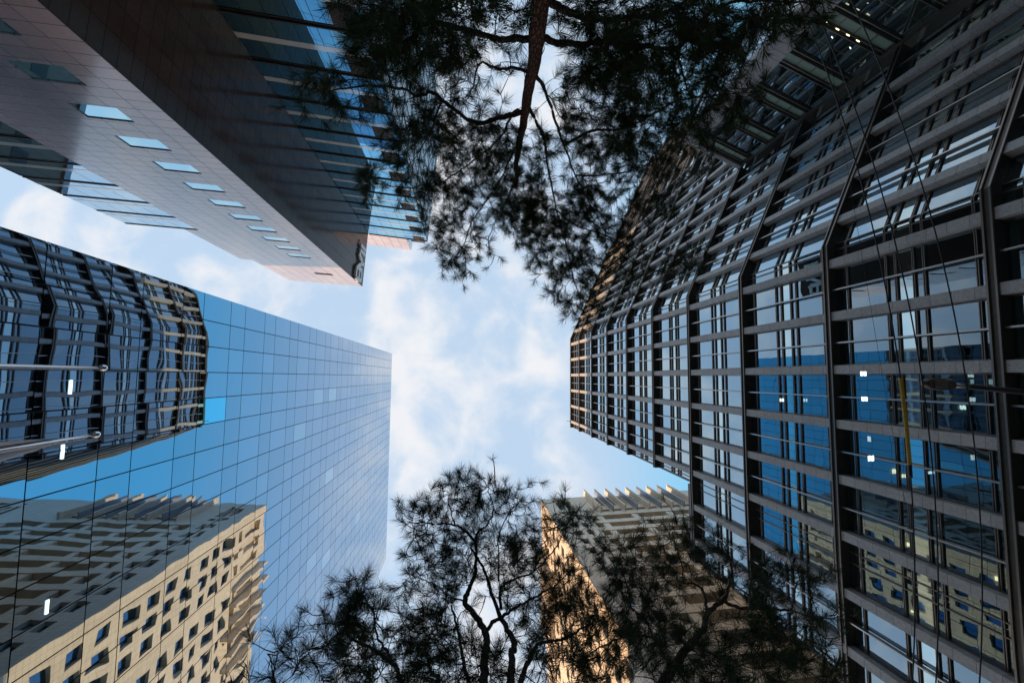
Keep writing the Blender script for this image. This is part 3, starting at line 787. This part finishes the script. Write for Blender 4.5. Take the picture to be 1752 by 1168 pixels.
# ================================================================== street furniture
# flagpoles
def flagpole(px, py, h, label):
    t = at(px, py, h); r_ = root('flagpole', label, 'flagpole', 'chrome flagpoles on the left'); r_.location = (t.x, t.y, 0)
    mb = MB().tube([(0, 0, 0), (0, 0, 3), (0, 0, t.z - .1)], [.06, .045, .026], 14); mb.build('pole', 'chrome', r_)
    b = MB(); n = 10
    b.tube([(0, 0, t.z - .09 + .18 * (1 - math.cos(math.pi * i / n)) / 2) for i in range(n + 1)], [max(.004, 0.075 * math.sin(math.pi * i / n)) for i in range(n + 1)], 14)
    b.build('finial', 'chrome', r_)
    c = MB().tube([(0.07, 0.05, 1.5), (0.06, 0.05, t.z - .35)], .006, 5); c.build('halyard', 'steel', r_)
    return t
t1 = flagpole(176, 629, 10.6, 'chrome flagpole with a ball top and no flag')
t2 = flagpole(164, 743, 10.6, 'chrome flagpole whose limp pale flag hangs beside it')
# limp flag: folds hanging along the pole
fm = MB(); nz = 26; nf = 44
top = t2.z - .45; botz = t2.z - 2.25
grid = []
for i in range(nz):
    a = i / (nz - 1); z = top + (botz - top) * a
    row = []
    for j in range(nf):
        w = j / (nf - 1); th = w * 4.2 * math.pi
        r = (.03 + .34 * a ** .8) * (w ** .6)
        x = t2.x - .05 + .14 * a * math.cos(th * 1.0) * (1 - .4 * w) - .05 * w
        y = t2.y + (w - .45) * .34 * a ** .9 + .07 * a * math.sin(th)
        row.append(len(fm.v)); fm.v.append((x, y, z - .22 * a * math.sin(w * 5))); fm.fc.append((w, a))
    grid.append(row)
fr_ = MB(); fr_.v = list(fm.v); fr_.fc = list(fm.fc)
for i in range(nz - 1):
    for j in range(nf - 1):
        f = (grid[i][j], grid[i][j + 1], grid[i + 1][j + 1], grid[i + 1][j])
        if i > nz * .55 and nf * .15 < j < nf * .4: fr_.f.append(f); fr_.pn.append(0.0)
        else: fm.f.append(f); fm.pn.append(0.0)
fm.smooth = True; fr_.smooth = True
fo = root('flag', 'limp pale flag with a red patch hanging folded from the lower flagpole', 'flag')
a_ = fm.build('cloth', 'flag_cloth', fo); b_ = fr_.build('emblem_patch', 'flag_red', fo)
for q in (a_, b_):
    md = q.modifiers.new('thick', 'SOLIDIFY'); md.thickness = .006

# street lamp with its arm reaching in from the right
lh_ = 7.6
tip = at(1579, 655, lh_); nk = at(1636, 659, lh_); ed = at(1760, 671, lh_ + .0); pole_ = at(1900, 690, lh_ - .4)
SL = root('street_lamp', 'street lamp with an oval head on a long thin arm at the right edge', 'street lamp')
ax = (nk - tip); ln = ax.length; ax.normalize(); sd_ = Vector((-ax.y, ax.x, 0))
hd = MB(); prof = []
nn = 28
def outline(k):
    w = 2 * math.pi * k / nn; x = .5 - .5 * math.cos(w); y = math.sin(w)
    wid = .115 * (abs(y) ** .75) * (1.0 - .28 * max(0, x - .5) * 1.0) * (1 if y >= 0 else -1)
    return x * ln, wid
pts = [outline(k) for k in range(nn)]
for zz, sc in ((-.045, .90), (0.0, 1.0), (.06, .93), (.10, .6)):
    prof.append([tuple(tip + ax * (ln * .5 + (x - ln * .5) * sc) + sd_ * (y * sc) + Vector((0, 0, zz))) for x, y in pts])
for r_ in prof:
    for p in r_: hd.v.append(p); hd.fc.append((0, 0))
for i in range(3):
    for k in range(nn): hd.f.append((i * nn + k, i * nn + (k + 1) % nn, (i + 1) * nn + (k + 1) % nn, (i + 1) * nn + k)); hd.pn.append(0)
hd.f.append(tuple(range(nn))); hd.pn.append(0); hd.f.append(tuple(3 * nn + k for k in range(nn))); hd.pn.append(0)
hd.build('lamp_head', 'lamp_metal', SL)
fx = Fr((tip.x, tip.y), (ax.x, ax.y))
MB().box(fx, ln * .28, ln * .62, tip.z - .062, tip.z - .047, -.075, .075).build('lamp_frame', 'steel', SL)
MB().box(fx, ln * .30, ln * .60, tip.z - .068, tip.z - .060, -.066, .066).build('lens', 'lamp_lens', SL)
MB().tube([tuple(tip + ax * ln * .10 + Vector((0, 0, -.05))), tuple(tip + ax * ln * .10 + Vector((0, 0, -.075)))], .018, 10).build('sensor', 'rubber', SL)
MB().tube([tuple(nk + ax * -.03), tuple(nk + (ed - nk) * .2)], .042, 12).build('collar', 'steel', SL)
MB().tube([tuple(nk + (ed - nk) * .18), tuple(ed), tuple(pole_), (pole_.x + .25, pole_.y, pole_.z - .5)], [.05, .055, .065, .07], 12).build('arm', 'rubber', SL)
MB().tube([(pole_.x + .25, pole_.y, 0), (pole_.x + .25, pole_.y, pole_.z - .4)], [.11, .075], 12).build('pole', 'rubber', SL)

# overhead cables: sagging curves crossing the right of the view
def cable(pix, h, rad, label, name='overhead_cable', group=None):
    P = [at(x, y, h) for x, y in pix]
    # quadratic through three points by y, extended both ways
    ys = np.array([p.y for p in P]); xs = np.array([p.x for p in P]); c = np.polyfit(ys, xs, 2)
    y0, y1 = ys.min() - 3.0, ys.max() + 3.0
    pts = [(float(np.polyval(c, y)), float(y), P[0].z - .0 + .008 * (y - ys.mean()) ** 2) for y in np.linspace(y0, y1, 40)]
    mb = MB().tube(pts, rad * .75, 8); o = mb.build(name, 'rubber'); tag(o, label, 'cable', group); return c, P
cc, PP = cable([(1402, 10), (1497, 390), (1540, 646), (1562, 808), (1587, 1168)], 7.2, .015, 'black overhead cable that runs through the yellow sleeve', group='overhead cables on the right')
cable([(1419, 0), (1530, 390), (1595, 780), (1632, 1168)], 7.2, .015, 'middle black overhead cable, just left of the oval lamp head', group='overhead cables on the right')
cable([(1490, 0), (1604, 390), (1670, 780), (1710, 1168)], 7.2, .015, 'rightmost black overhead cable, crossing the lamp arm', group='overhead cables on the right')
cable([(1440, 200), (1467, 390), (1512, 630)], 7.9, .0045, 'very thin wire left of the thick overhead cables', group='overhead cables on the right')
zoff = lambda y: PP[0].z + .008 * (y - np.mean([p.y for p in PP])) ** 2
ys_ = np.linspace(at(1541, 647, 7.2).y, at(1557, 795, 7.2).y, 90)
sp_ = MB().tube([(float(np.polyval(cc, y)), float(y), float(zoff(y))) for y in ys_], [.030 + .006 * math.sin(i * 1.9) for i in range(90)], 10)
so_ = sp_.build('cable_sleeve', 'yellow'); tag(so_, 'yellow protective sleeve around an overhead cable', 'cable sleeve')
ye = float(ys_[-1]); ys2 = np.linspace(ye, ye + .22, 6)
MB().tube([(float(np.polyval(cc, y)), float(y), float(zoff(y))) for y in ys2], .028, 8).build('end_cap', 'rubber', so_)

# ceiling lights (inside, below the slabs of the office tower)
def slab_light(px, py, li, mid, lx, ly, m):
    """place a lamp on the slab underside that is seen at this pixel: li = ledge index, mid = intermediate floor"""
    z = (LV[li] - .39) if not mid else (LV[li] + 8.24 - 4.75 - .01)
    c = at(px, py, z - CAMZ)
    fx_ = rnd.uniform(.6, 1.1); fy_ = rnd.uniform(.5, 1.1); sk = rnd.uniform(-.04, .04)
    for q in ((-1, 1) if rnd.random() < .5 else (0,)):
        ox = q * lx * 1.4
        MB().prism([(c.x + ox - lx * fx_, c.y - ly * fy_), (c.x + ox + lx * fx_, c.y - ly * fy_ + sk), (c.x + ox + lx * fx_, c.y + ly * fy_ + sk), (c.x + ox - lx * fx_, c.y + ly * fy_)], z - .06, z - .012).build('ceiling_light', m, RB)
for px, py, li, mid, m in ((1337, 684, 2, True, 'light_cool'), (1476, 639, 1, True, 'light_cool'), (1478, 682, 1, True, 'light_cool'), (1486, 750, 1, True, 'light_dim'), (1489, 784, 1, True, 'light_cool'),
                           (1530, 806, 2, False, 'light_warm'), (1546, 814, 2, False, 'light_warm'), (1555, 930, 2, False, 'light_warm'), (1562, 1044, 2, False, 'light_warm'),
                           (1646, 696, 1, True, 'light_cool'), (1662, 653, 1, True, 'light_dim'), (1695, 653, 1, True, 'light_dim'), (1588, 741, 1, True, 'light_cool'), (1592, 808, 1, True, 'light_cool'), (1600, 900, 1, True, 'light_dim'),
                           (1706, 988, 1, True, 'light_warm'), (1715, 836, 1, True, 'light_dim'), (1568, 148, 2, True, 'light_cool'), (1391, 282, 3, False, 'light_cool')):
    slab_light(px, py, li, mid, .06, .11, m)
for px, py, m in ((1423, 64, 'light_cool'), (1454, 82, 'light_cool'), (1415, 40, 'light_warm'), (1432, 50, 'light_warm'), (1450, 60, 'light_warm'), (1467, 70, 'light_warm')):
    z = GT - .56 - 4 * 3.72 - .91
    c = at(px, py, z - CAMZ); w = .10 if m == 'light_warm' else .035
    MB().prism([(c.x - w, c.y - .03), (c.x + w, c.y - .03 + .08), (c.x + w, c.y + .03 + .08), (c.x - w, c.y + .03)], z - .05, z - .012).build('ceiling_light', m, RB)

# ================================================================== pines
def lerp(a, b, t): return a + (b - a) * t
def tree(name, label, hfun, limbs, blobs, base, seed, needle=.15, per=46, trunk_mat='bark_red', trunk_idx=(0,), thick=.9, tuftdiv=1.0, nw=.0042):
    rg = np.random.RandomState(seed); pr = random.Random(seed)
    T = root(name, label, 'tree', 'pine trees hanging into the view'); T.location = (base[0], base[1], 0)
    B = Vector((base[0], base[1], 0))
    nodes = []; 
    for li, (pts, r0, r1) in enumerate(limbs):
        P = [at(x, y, hfun(x, y)) - B for x, y in pts]
        # smooth the traced limb
        Q = []
        for i in range(len(P) - 1):
            p0 = P[max(0, i - 1)]; p1 = P[i]; p2 = P[i + 1]; p3 = P[min(len(P) - 1, i + 2)]
            m_ = 5
            for k in range(m_):
                t = k / m_
                Q.append(.5 * ((2 * p1) + (-p0 + p2) * t + (2 * p0 - 5 * p1 + 4 * p2 - p3) * t * t + (-p0 + 3 * p1 - 3 * p2 + p3) * t ** 3))
        Q.append(P[-1])
        for i in range(1, len(Q) - 1): Q[i] = Q[i] + Vector((pr.uniform(-1, 1), pr.uniform(-1, 1), pr.uniform(-1, 1))) * .012
        rads = [lerp(r0, r1, i / (len(Q) - 1)) * (1 + .08 * pr.uniform(-1, 1)) for i in range(len(Q))]
        if li in trunk_idx:
            Q = [Vector((0, 0, 0)), Vector((Q[0].x * .6, Q[0].y * .6, Q[0].z * .55))] + Q; rads = [r0 * 1.5, r0 * 1.15] + rads
        o = MB().tube([tuple(q) for q in Q], rads, 12 if li in trunk_idx else 8)
        ob = o.build('trunk' if li in trunk_idx else 'branch', trunk_mat if li in trunk_idx else 'bark_dark', T)
        nodes += [tuple(q) for q in Q[(4 if li in trunk_idx else 0):]]
    # tuft positions
    tg = []
    for cx, cy, rx, ry, n in blobs:
        for k in range(max(1, int(n * tuftdiv / 4.5))):
            a = pr.uniform(0, 2 * math.pi); r = math.sqrt(pr.random())
            x = cx + rx * r * math.cos(a); y = cy + ry * r * math.sin(a)
            h = hfun(x, y) + pr.uniform(-thick, thick) * .8
            c = at(x, y, max(2.6, h)) - B
            for q in range(pr.randint(3, 6)): tg.append(c + Vector((pr.gauss(0, .12), pr.gauss(0, .12), pr.gauss(0, .12))))
    tg = np.array([tuple(t) for t in tg]); nd = np.array(nodes)
    d = np.array([np.min(((nd - t) ** 2).sum(1)) for t in tg]); order = np.argsort(d)
    twigs = MB(); NV = []; 
    nd = list(nd); arr = np.array(nd)
    cap_ = len(arr) + len(tg) * 4 + 10; big = np.zeros((cap_, 3)); big[:len(arr)] = arr; cnt = len(arr)
    children = {}
    for oi in order:
        t = tg[oi]; dd = ((big[:cnt] - t) ** 2).sum(1); j = int(np.argmin(dd)); s = big[j].copy(); L_ = math.sqrt(dd[j])
        if L_ < .03: L_ = .03
        mid = (s + t) / 2 + rg.normal(0, .10 * L_, 3) + np.array([0, 0, -.06 * L_])
        m1 = s * .66 + t * .34 + (mid - (s + t) / 2); m2 = s * .33 + t * .67 + (mid - (s + t) / 2)
        rr = min(.018, .0045 + .012 * L_)
        twigs.tube([tuple(s), tuple(m1), tuple(m2), tuple(t)], [rr, rr * .85, rr * .7, .0035], 4, cap=False)
        for q in (m1, m2, t): big[cnt] = q; cnt += 1
        dirv = (t - m2); dirv /= (np.linalg.norm(dirv) + 1e-9)
        dirv = dirv * .8 + np.array([0, 0, .25]) + rg.normal(0, .25, 3); dirv /= np.linalg.norm(dirv)
        NV.append((t, dirv))
    twigs.build('twigs', 'bark_dark', T)
    # needles: long thin triangles fanned round each shoot
    V = []; 
    ups = rg.normal(size=(len(NV), 3))
    for (t, dv_), up in zip(NV, ups):
        n = int(per * rg.uniform(.6, 1.3)); a = np.cross(dv_, up); a /= np.linalg.norm(a); b = np.cross(dv_, a)
        sh = rg.uniform(.07, .16); k = rg.uniform(0, 1, n)[:, None]
        org = t + dv_ * (k * sh - .03)
        ph = rg.uniform(0, 2 * math.pi, n)[:, None]; tilt = rg.uniform(.25, 1.15, n)[:, None]
        dr = dv_ * np.cos(tilt) + (a * np.cos(ph) + b * np.sin(ph)) * np.sin(tilt)
        ln_ = needle * rg.uniform(.65, 1.15, n)[:, None]
        tipp = org + dr * ln_ + np.array([0, 0, -.18]) * ln_ * rg.uniform(0, 1, n)[:, None]
        w = np.cross(dr, rg.normal(size=(n, 3))); w /= np.linalg.norm(w, axis=1)[:, None]; w *= nw * .5
        mid_ = (org + tipp) / 2 + np.array([0, 0, .012])
        V.append(np.stack([org - w * .7, org + w * .7, mid_ + w, tipp, mid_ - w], 1))
    V = np.concatenate(V).reshape(-1, 3); nq = len(V) // 5
    me = bpy.data.meshes.new('foliage'); me.vertices.add(len(V)); me.vertices.foreach_set('co', V.astype(np.float32).ravel())
    me.loops.add(nq * 5); me.loops.foreach_set('vertex_index', np.arange(nq * 5)); me.polygons.add(nq)
    me.polygons.foreach_set('loop_start', np.arange(nq) * 5); me.polygons.foreach_set('loop_total', np.full(nq, 5))
    me.materials.append(M['needles']); me.update(calc_edges=True); me.validate()
    fo_ = bpy.data.objects.new('foliage', me); col.objects.link(fo_); fo_.parent = T
    return T

def h_top(x, y):
    d = max(60.0, 645 - y); return max(4.2, min(8.6, 3.75 * 779 / d)) * 1.0
limbs_top = [
 ([(925, -90), (926, -10), (916, 90), (905, 150), (894, 215), (884, 275), (884, 320)], .115, .030),
 ([(918, 70), (890, 66), (860, 68), (835, 63), (783, 48), (734, 38), (700, 66), (661, 88), (630, 95)], .045, .012),
 ([(734, 38), (742, 10), (760, -20)], .03, .015),
 ([(895, 190), (875, 197), (845, 204), (817, 211), (787, 195), (756, 171), (738, 158), (714, 164), (689, 152), (642, 146), (590, 152), (535, 160)], .042, .008),
 ([(756, 171), (740, 215), (722, 250), (700, 285)], .016, .006),
 ([(908, 125), (880, 118), (850, 118), (822, 108), (812, 140), (800, 170)], .022, .008),
 ([(936, 0), (960, 14), (990, 28), (1040, 34), (1090, 30), (1140, 22), (1180, -5)], .045, .020),
 ([(924, 62), (955, 74), (1000, 76), (1050, 72), (1110, 80), (1158, 82), (1180, 60), (1215, 22), (1260, 4), (1320, 3), (1380, 4)], .042, .010),
 ([(1158, 82), (1164, 110), (1176, 150), (1190, 190)], .020, .008),
 ([(912, 120), (935, 160), (948, 200), (965, 250), (985, 300), (1010, 350), (1040, 400)], .026, .010),
 ([(903, 180), (920, 215), (932, 245), (940, 300), (952, 360), (972, 430), (985, 490), (1010, 525)], .026, .007),
 ([(892, 225), (878, 260), (860, 300), (835, 340), (808, 380), (790, 430)], .022, .007),
 ([(900, 200), (880, 190), (860, 230), (830, 260), (790, 290), (740, 320), (690, 320), (645, 315)], .022, .007),
 ([(965, 250), (1010, 225), (1060, 222), (1110, 200), (1160, 172), (1215, 165), (1250, 160), (1295, 158)], .024, .006),
 ([(985, 300), (1030, 300), (1090, 290), (1140, 260), (1175, 235)], .018, .006),
 ([(952, 360), (985, 385), (1030, 400), (1075, 420), (1120, 432), (1170, 438)], .018, .006),
 ([(884, 300), (868, 340), (850, 370), (835, 410)], .018, .006),
 ([(972, 430), (1000, 450), (1030, 480), (1050, 505)], .012, .005),
]
blobs_top = [(640, 140, 70, 50, 28), (545, 160, 42, 36, 20), (700, 90, 85, 85, 85), (655, 318, 50, 30, 26), (722, 250, 62, 75, 75), (765, 365, 58, 62, 60), (800, 435, 42, 34, 34),
 (835, 330, 75, 80, 105), (800, 215, 80, 60, 70), (885, 300, 50, 80, 60), (945, 320, 80, 80, 115), (960, 410, 60, 60, 75), (985, 485, 42, 48, 46), (1045, 440, 75, 55, 70), (1150, 440, 52, 28, 26), (1010, 520, 40, 22, 16),
 (1060, 330, 95, 85, 135), (1020, 180, 85, 80, 95), (1130, 235, 95, 80, 130), (1195, 185, 70, 52, 50), (1268, 175, 38, 30, 20), (1150, 70, 130, 62, 125), (1250, 60, 80, 55, 60), (1350, 20, 62, 28, 30),
 (1010, 40, 70, 30, 22), (820, 120, 60, 50, 16), (660, 25, 70, 35, 40), (850, 40, 50, 40, 14), (760, 60, 50, 50, 26), (1090, 130, 90, 60, 60), (900, 380, 50, 40, 40), (790, 20, 60, 30, 12), (1060, 10, 120, 20, 30)]
bt = at(925, -90, h_top(925, -90))
tree('pine_tree', 'tall pine with a scaly reddish trunk, its needles hanging over the top of the view', h_top, limbs_top, blobs_top, (bt.x + .25, bt.y - .3), 3, needle=.185, per=76, tuftdiv=2.2, nw=.0034)

def h_bot(x, y):
    d = max(60.0, y - 645); return max(4.4, min(7.4, 3.25 * 779 / d))
limbs_mid = [
 ([(829, 1230), (829, 1168), (830, 1120), (831, 1083), (815, 1055), (796, 1030), (803, 1008), (811, 985), (815, 955), (812, 925), (795, 908), (778, 897), (740, 895), (700, 893)], .050, .010),
 ([(831, 1080), (846, 1062), (862, 1052), (880, 1040), (898, 1030), (925, 1015), (950, 1000), (975, 975)], .026, .009),
 ([(871, 1230), (872, 1168), (876, 1120), (879, 1096), (865, 1070), (850, 1040), (838, 1005), (828, 975), (815, 950), (805, 935)], .044, .014),
 ([(812, 925), (822, 905), (832, 900), (845, 870), (835, 840)], .020, .007),
 ([(857, 1040), (858, 1005), (880, 990), (911, 979), (935, 955), (955, 929), (965, 900)], .022, .007),
 ([(805, 1230), (800, 1168), (790, 1110), (779, 1060), (772, 1035)], .026, .012),
 ([(895, 1230), (892, 1168), (905, 1130), (920, 1102), (940, 1097), (958, 1093), (985, 1080), (1010, 1068)], .032, .010),
 ([(853, 995), (853, 950), (853, 915), (870, 880), (890, 855)], .012, .006),
 ([(760, 1230), (750, 1165), (734, 1137), (750, 1122), (766, 1109)], .026, .010),
 ([(690, 1200), (680, 1145), (649, 1117), (608, 1094), (583, 1083), (560, 1102), (545, 1110)], .026, .007),
 ([(680, 1145), (660, 1110), (645, 1085), (640, 1050), (625, 1025), (610, 1010)], .016, .006),
 ([(478, 1240), (470, 1200), (468, 1149), (464, 1130), (458, 1118)], .010, .005),
 ([(468, 1149), (480, 1137), (493, 1124)], .007, .004),
 ([(796, 1030), (770, 1020), (745, 1000), (720, 990)], .014, .006),
 ([(778, 897), (770, 870), (765, 845)], .012, .005),
]
blobs_mid = [(755, 840, 30, 24, 15), (800, 838, 40, 28, 30), (838, 850, 44, 30, 34), (888, 862, 34, 28, 24), (700, 890, 24, 22, 14), (735, 880, 34, 26, 24), (775, 895, 50, 34, 34), (745, 935, 42, 30, 26),
 (850, 915, 60, 42, 52), (905, 930, 40, 45, 36), (960, 880, 36, 28, 20), (800, 960, 50, 40, 34), (750, 985, 40, 34, 34), (720, 1020, 50, 36, 42), (845, 1000, 40, 30, 18), (900, 1000, 50, 40, 36),
 (640, 1035, 46, 30, 28), (610, 1015, 24, 18, 12), (575, 1050, 24, 20, 14), (600, 1075, 42, 30, 30), (550, 1112, 34, 18, 16), (620, 1130, 50, 34, 44), (690, 1100, 46, 40, 40), (750, 1080, 50, 40, 36),
 (790, 1130, 60, 40, 34), (860, 1130, 50, 38, 24), (920, 1070, 46, 50, 44), (960, 1010, 40, 50, 36), (960, 1120, 50, 46, 40), (460, 1125, 18, 18, 7), (490, 1130, 15, 14, 5), (465, 1160, 24, 16, 8), (660, 1160, 60, 20, 24)]
bm = at(850, 1230, h_bot(850, 1230))
tree('pine_tree', 'many-stemmed dark pine against the sky at the bottom centre', h_bot, limbs_mid, blobs_mid, (bm.x, bm.y + .35), 11, needle=.18, per=66, tuftdiv=1.4, nw=.0032, trunk_mat='bark_dark', trunk_idx=(0, 2), thick=.6)
limbs_rt = [
 ([(1110, 1230), (1136, 1168), (1152, 1140), (1168, 1118), (1188, 1095), (1204, 1074), (1210, 1050), (1224, 1036), (1238, 1028)], .058, .026),
 ([(1238, 1028), (1246, 1010), (1250, 990), (1252, 970), (1244, 945), (1232, 920)], .026, .008),
 ([(1238, 1028), (1268, 1039), (1295, 1041), (1322, 1040), (1352, 1042), (1358, 1020), (1362, 1000), (1372, 980)], .026, .007),
 ([(1352, 1042), (1375, 1052), (1400, 1058), (1425, 1052)], .010, .004),
 ([(1210, 1050), (1208, 1030), (1200, 1006), (1185, 998), (1170, 996), (1168, 972), (1158, 940), (1150, 910)], .022, .007),
 ([(1150, 1140), (1130, 1110), (1118, 1090), (1105, 1060), (1080, 1040), (1060, 1010), (1040, 985)], .020, .007),
 ([(1118, 1090), (1085, 1085), (1050, 1095), (1020, 1110), (990, 1140)], .016, .006),
 ([(1188, 1095), (1220, 1120), (1260, 1130), (1300, 1120), (1350, 1130)], .020, .006),
 ([(1080, 1040), (1070, 990), (1050, 950), (1020, 920), (1000, 895)], .012, .005),
]
blobs_rt = [(1000, 890, 28, 26, 14), (985, 930, 32, 36, 24), (1040, 960, 46, 40, 46), (1105, 935, 40, 30, 28), (1155, 905, 30, 26, 20), (1200, 920, 34, 40, 30), (1100, 990, 60, 44, 62), (1060, 1050, 60, 44, 58),
 (1150, 970, 40, 40, 34), (1010, 1010, 42, 46, 40), (1130, 1060, 44, 36, 34), (1090, 1120, 66, 40, 56), (1000, 1120, 46, 44, 36), (1250, 960, 36, 36, 26), (1240, 1010, 40, 26, 22), (1300, 990, 40, 40, 34), (1350, 975, 36, 30, 26),
 (1385, 1000, 28, 30, 20), (1330, 1040, 60, 30, 34), (1395, 1055, 32, 26, 20), (1280, 1090, 70, 36, 52), (1210, 1130, 50, 36, 40), (1350, 1110, 60, 44, 52), (1300, 1150, 80, 24, 40), (1400, 1140, 34, 30, 20), (1160, 1165, 60, 18, 20)]
br = at(1110, 1230, h_bot(1110, 1230))
tree('pine_tree', 'dark pine leaning in front of the cream high-rise at the lower right', h_bot, limbs_rt, blobs_rt, (br.x - .1, br.y + .3), 19, needle=.18, per=66, tuftdiv=1.2, nw=.0032, trunk_mat='bark_dark', trunk_idx=(0,), thick=.6)

# small broadleaf tree whose bright leaves show behind the tall pine
BL = root('broadleaf_tree', 'small broadleaf tree with yellow-green leaves behind the tall pine at the top edge', 'tree')
bb = at(790, -160, 6.0); BL.location = (bb.x, bb.y, 0)
MB().tube([(0, 0, 0), (.05, .05, 3), (.1, .3, 6), (.0, .9, 8.2)], [.12, .09, .06, .02], 10).build('trunk', 'bark_dark', BL)
lf = MB(); tw = MB(); Bv = Vector((bb.x, bb.y, 0))
for k in range(60):
    x = rnd.uniform(735, 860); y = rnd.uniform(-80, 30) - abs(x - 800) * .1; p = at(x, y, rnd.uniform(8.5, 9.6)) - Bv
    tw.tube([(.05, .6, 7.6), tuple((Vector((.05, .6, 7.6)) + p) / 2 + Vector((0, 0, .2))), tuple(p)], [.02, .012, .004], 4, cap=False)
    for q in range(26):
        c = p + Vector((rnd.gauss(0, .16), rnd.gauss(0, .16), rnd.gauss(0, .12))); a = Vector((rnd.gauss(0, 1), rnd.gauss(0, 1), rnd.gauss(0, .5))).normalized()
        b = a.cross(Vector((rnd.gauss(0, .4), rnd.gauss(0, .4), 1))).normalized(); s = rnd.uniform(.04, .07)
        lf.face([tuple(c - a * s), tuple(c - b * s * .4), tuple(c + a * s), tuple(c + b * s * .4)])
tw.build('twigs', 'bark_dark', BL); lf.build('foliage', 'leaves', BL)
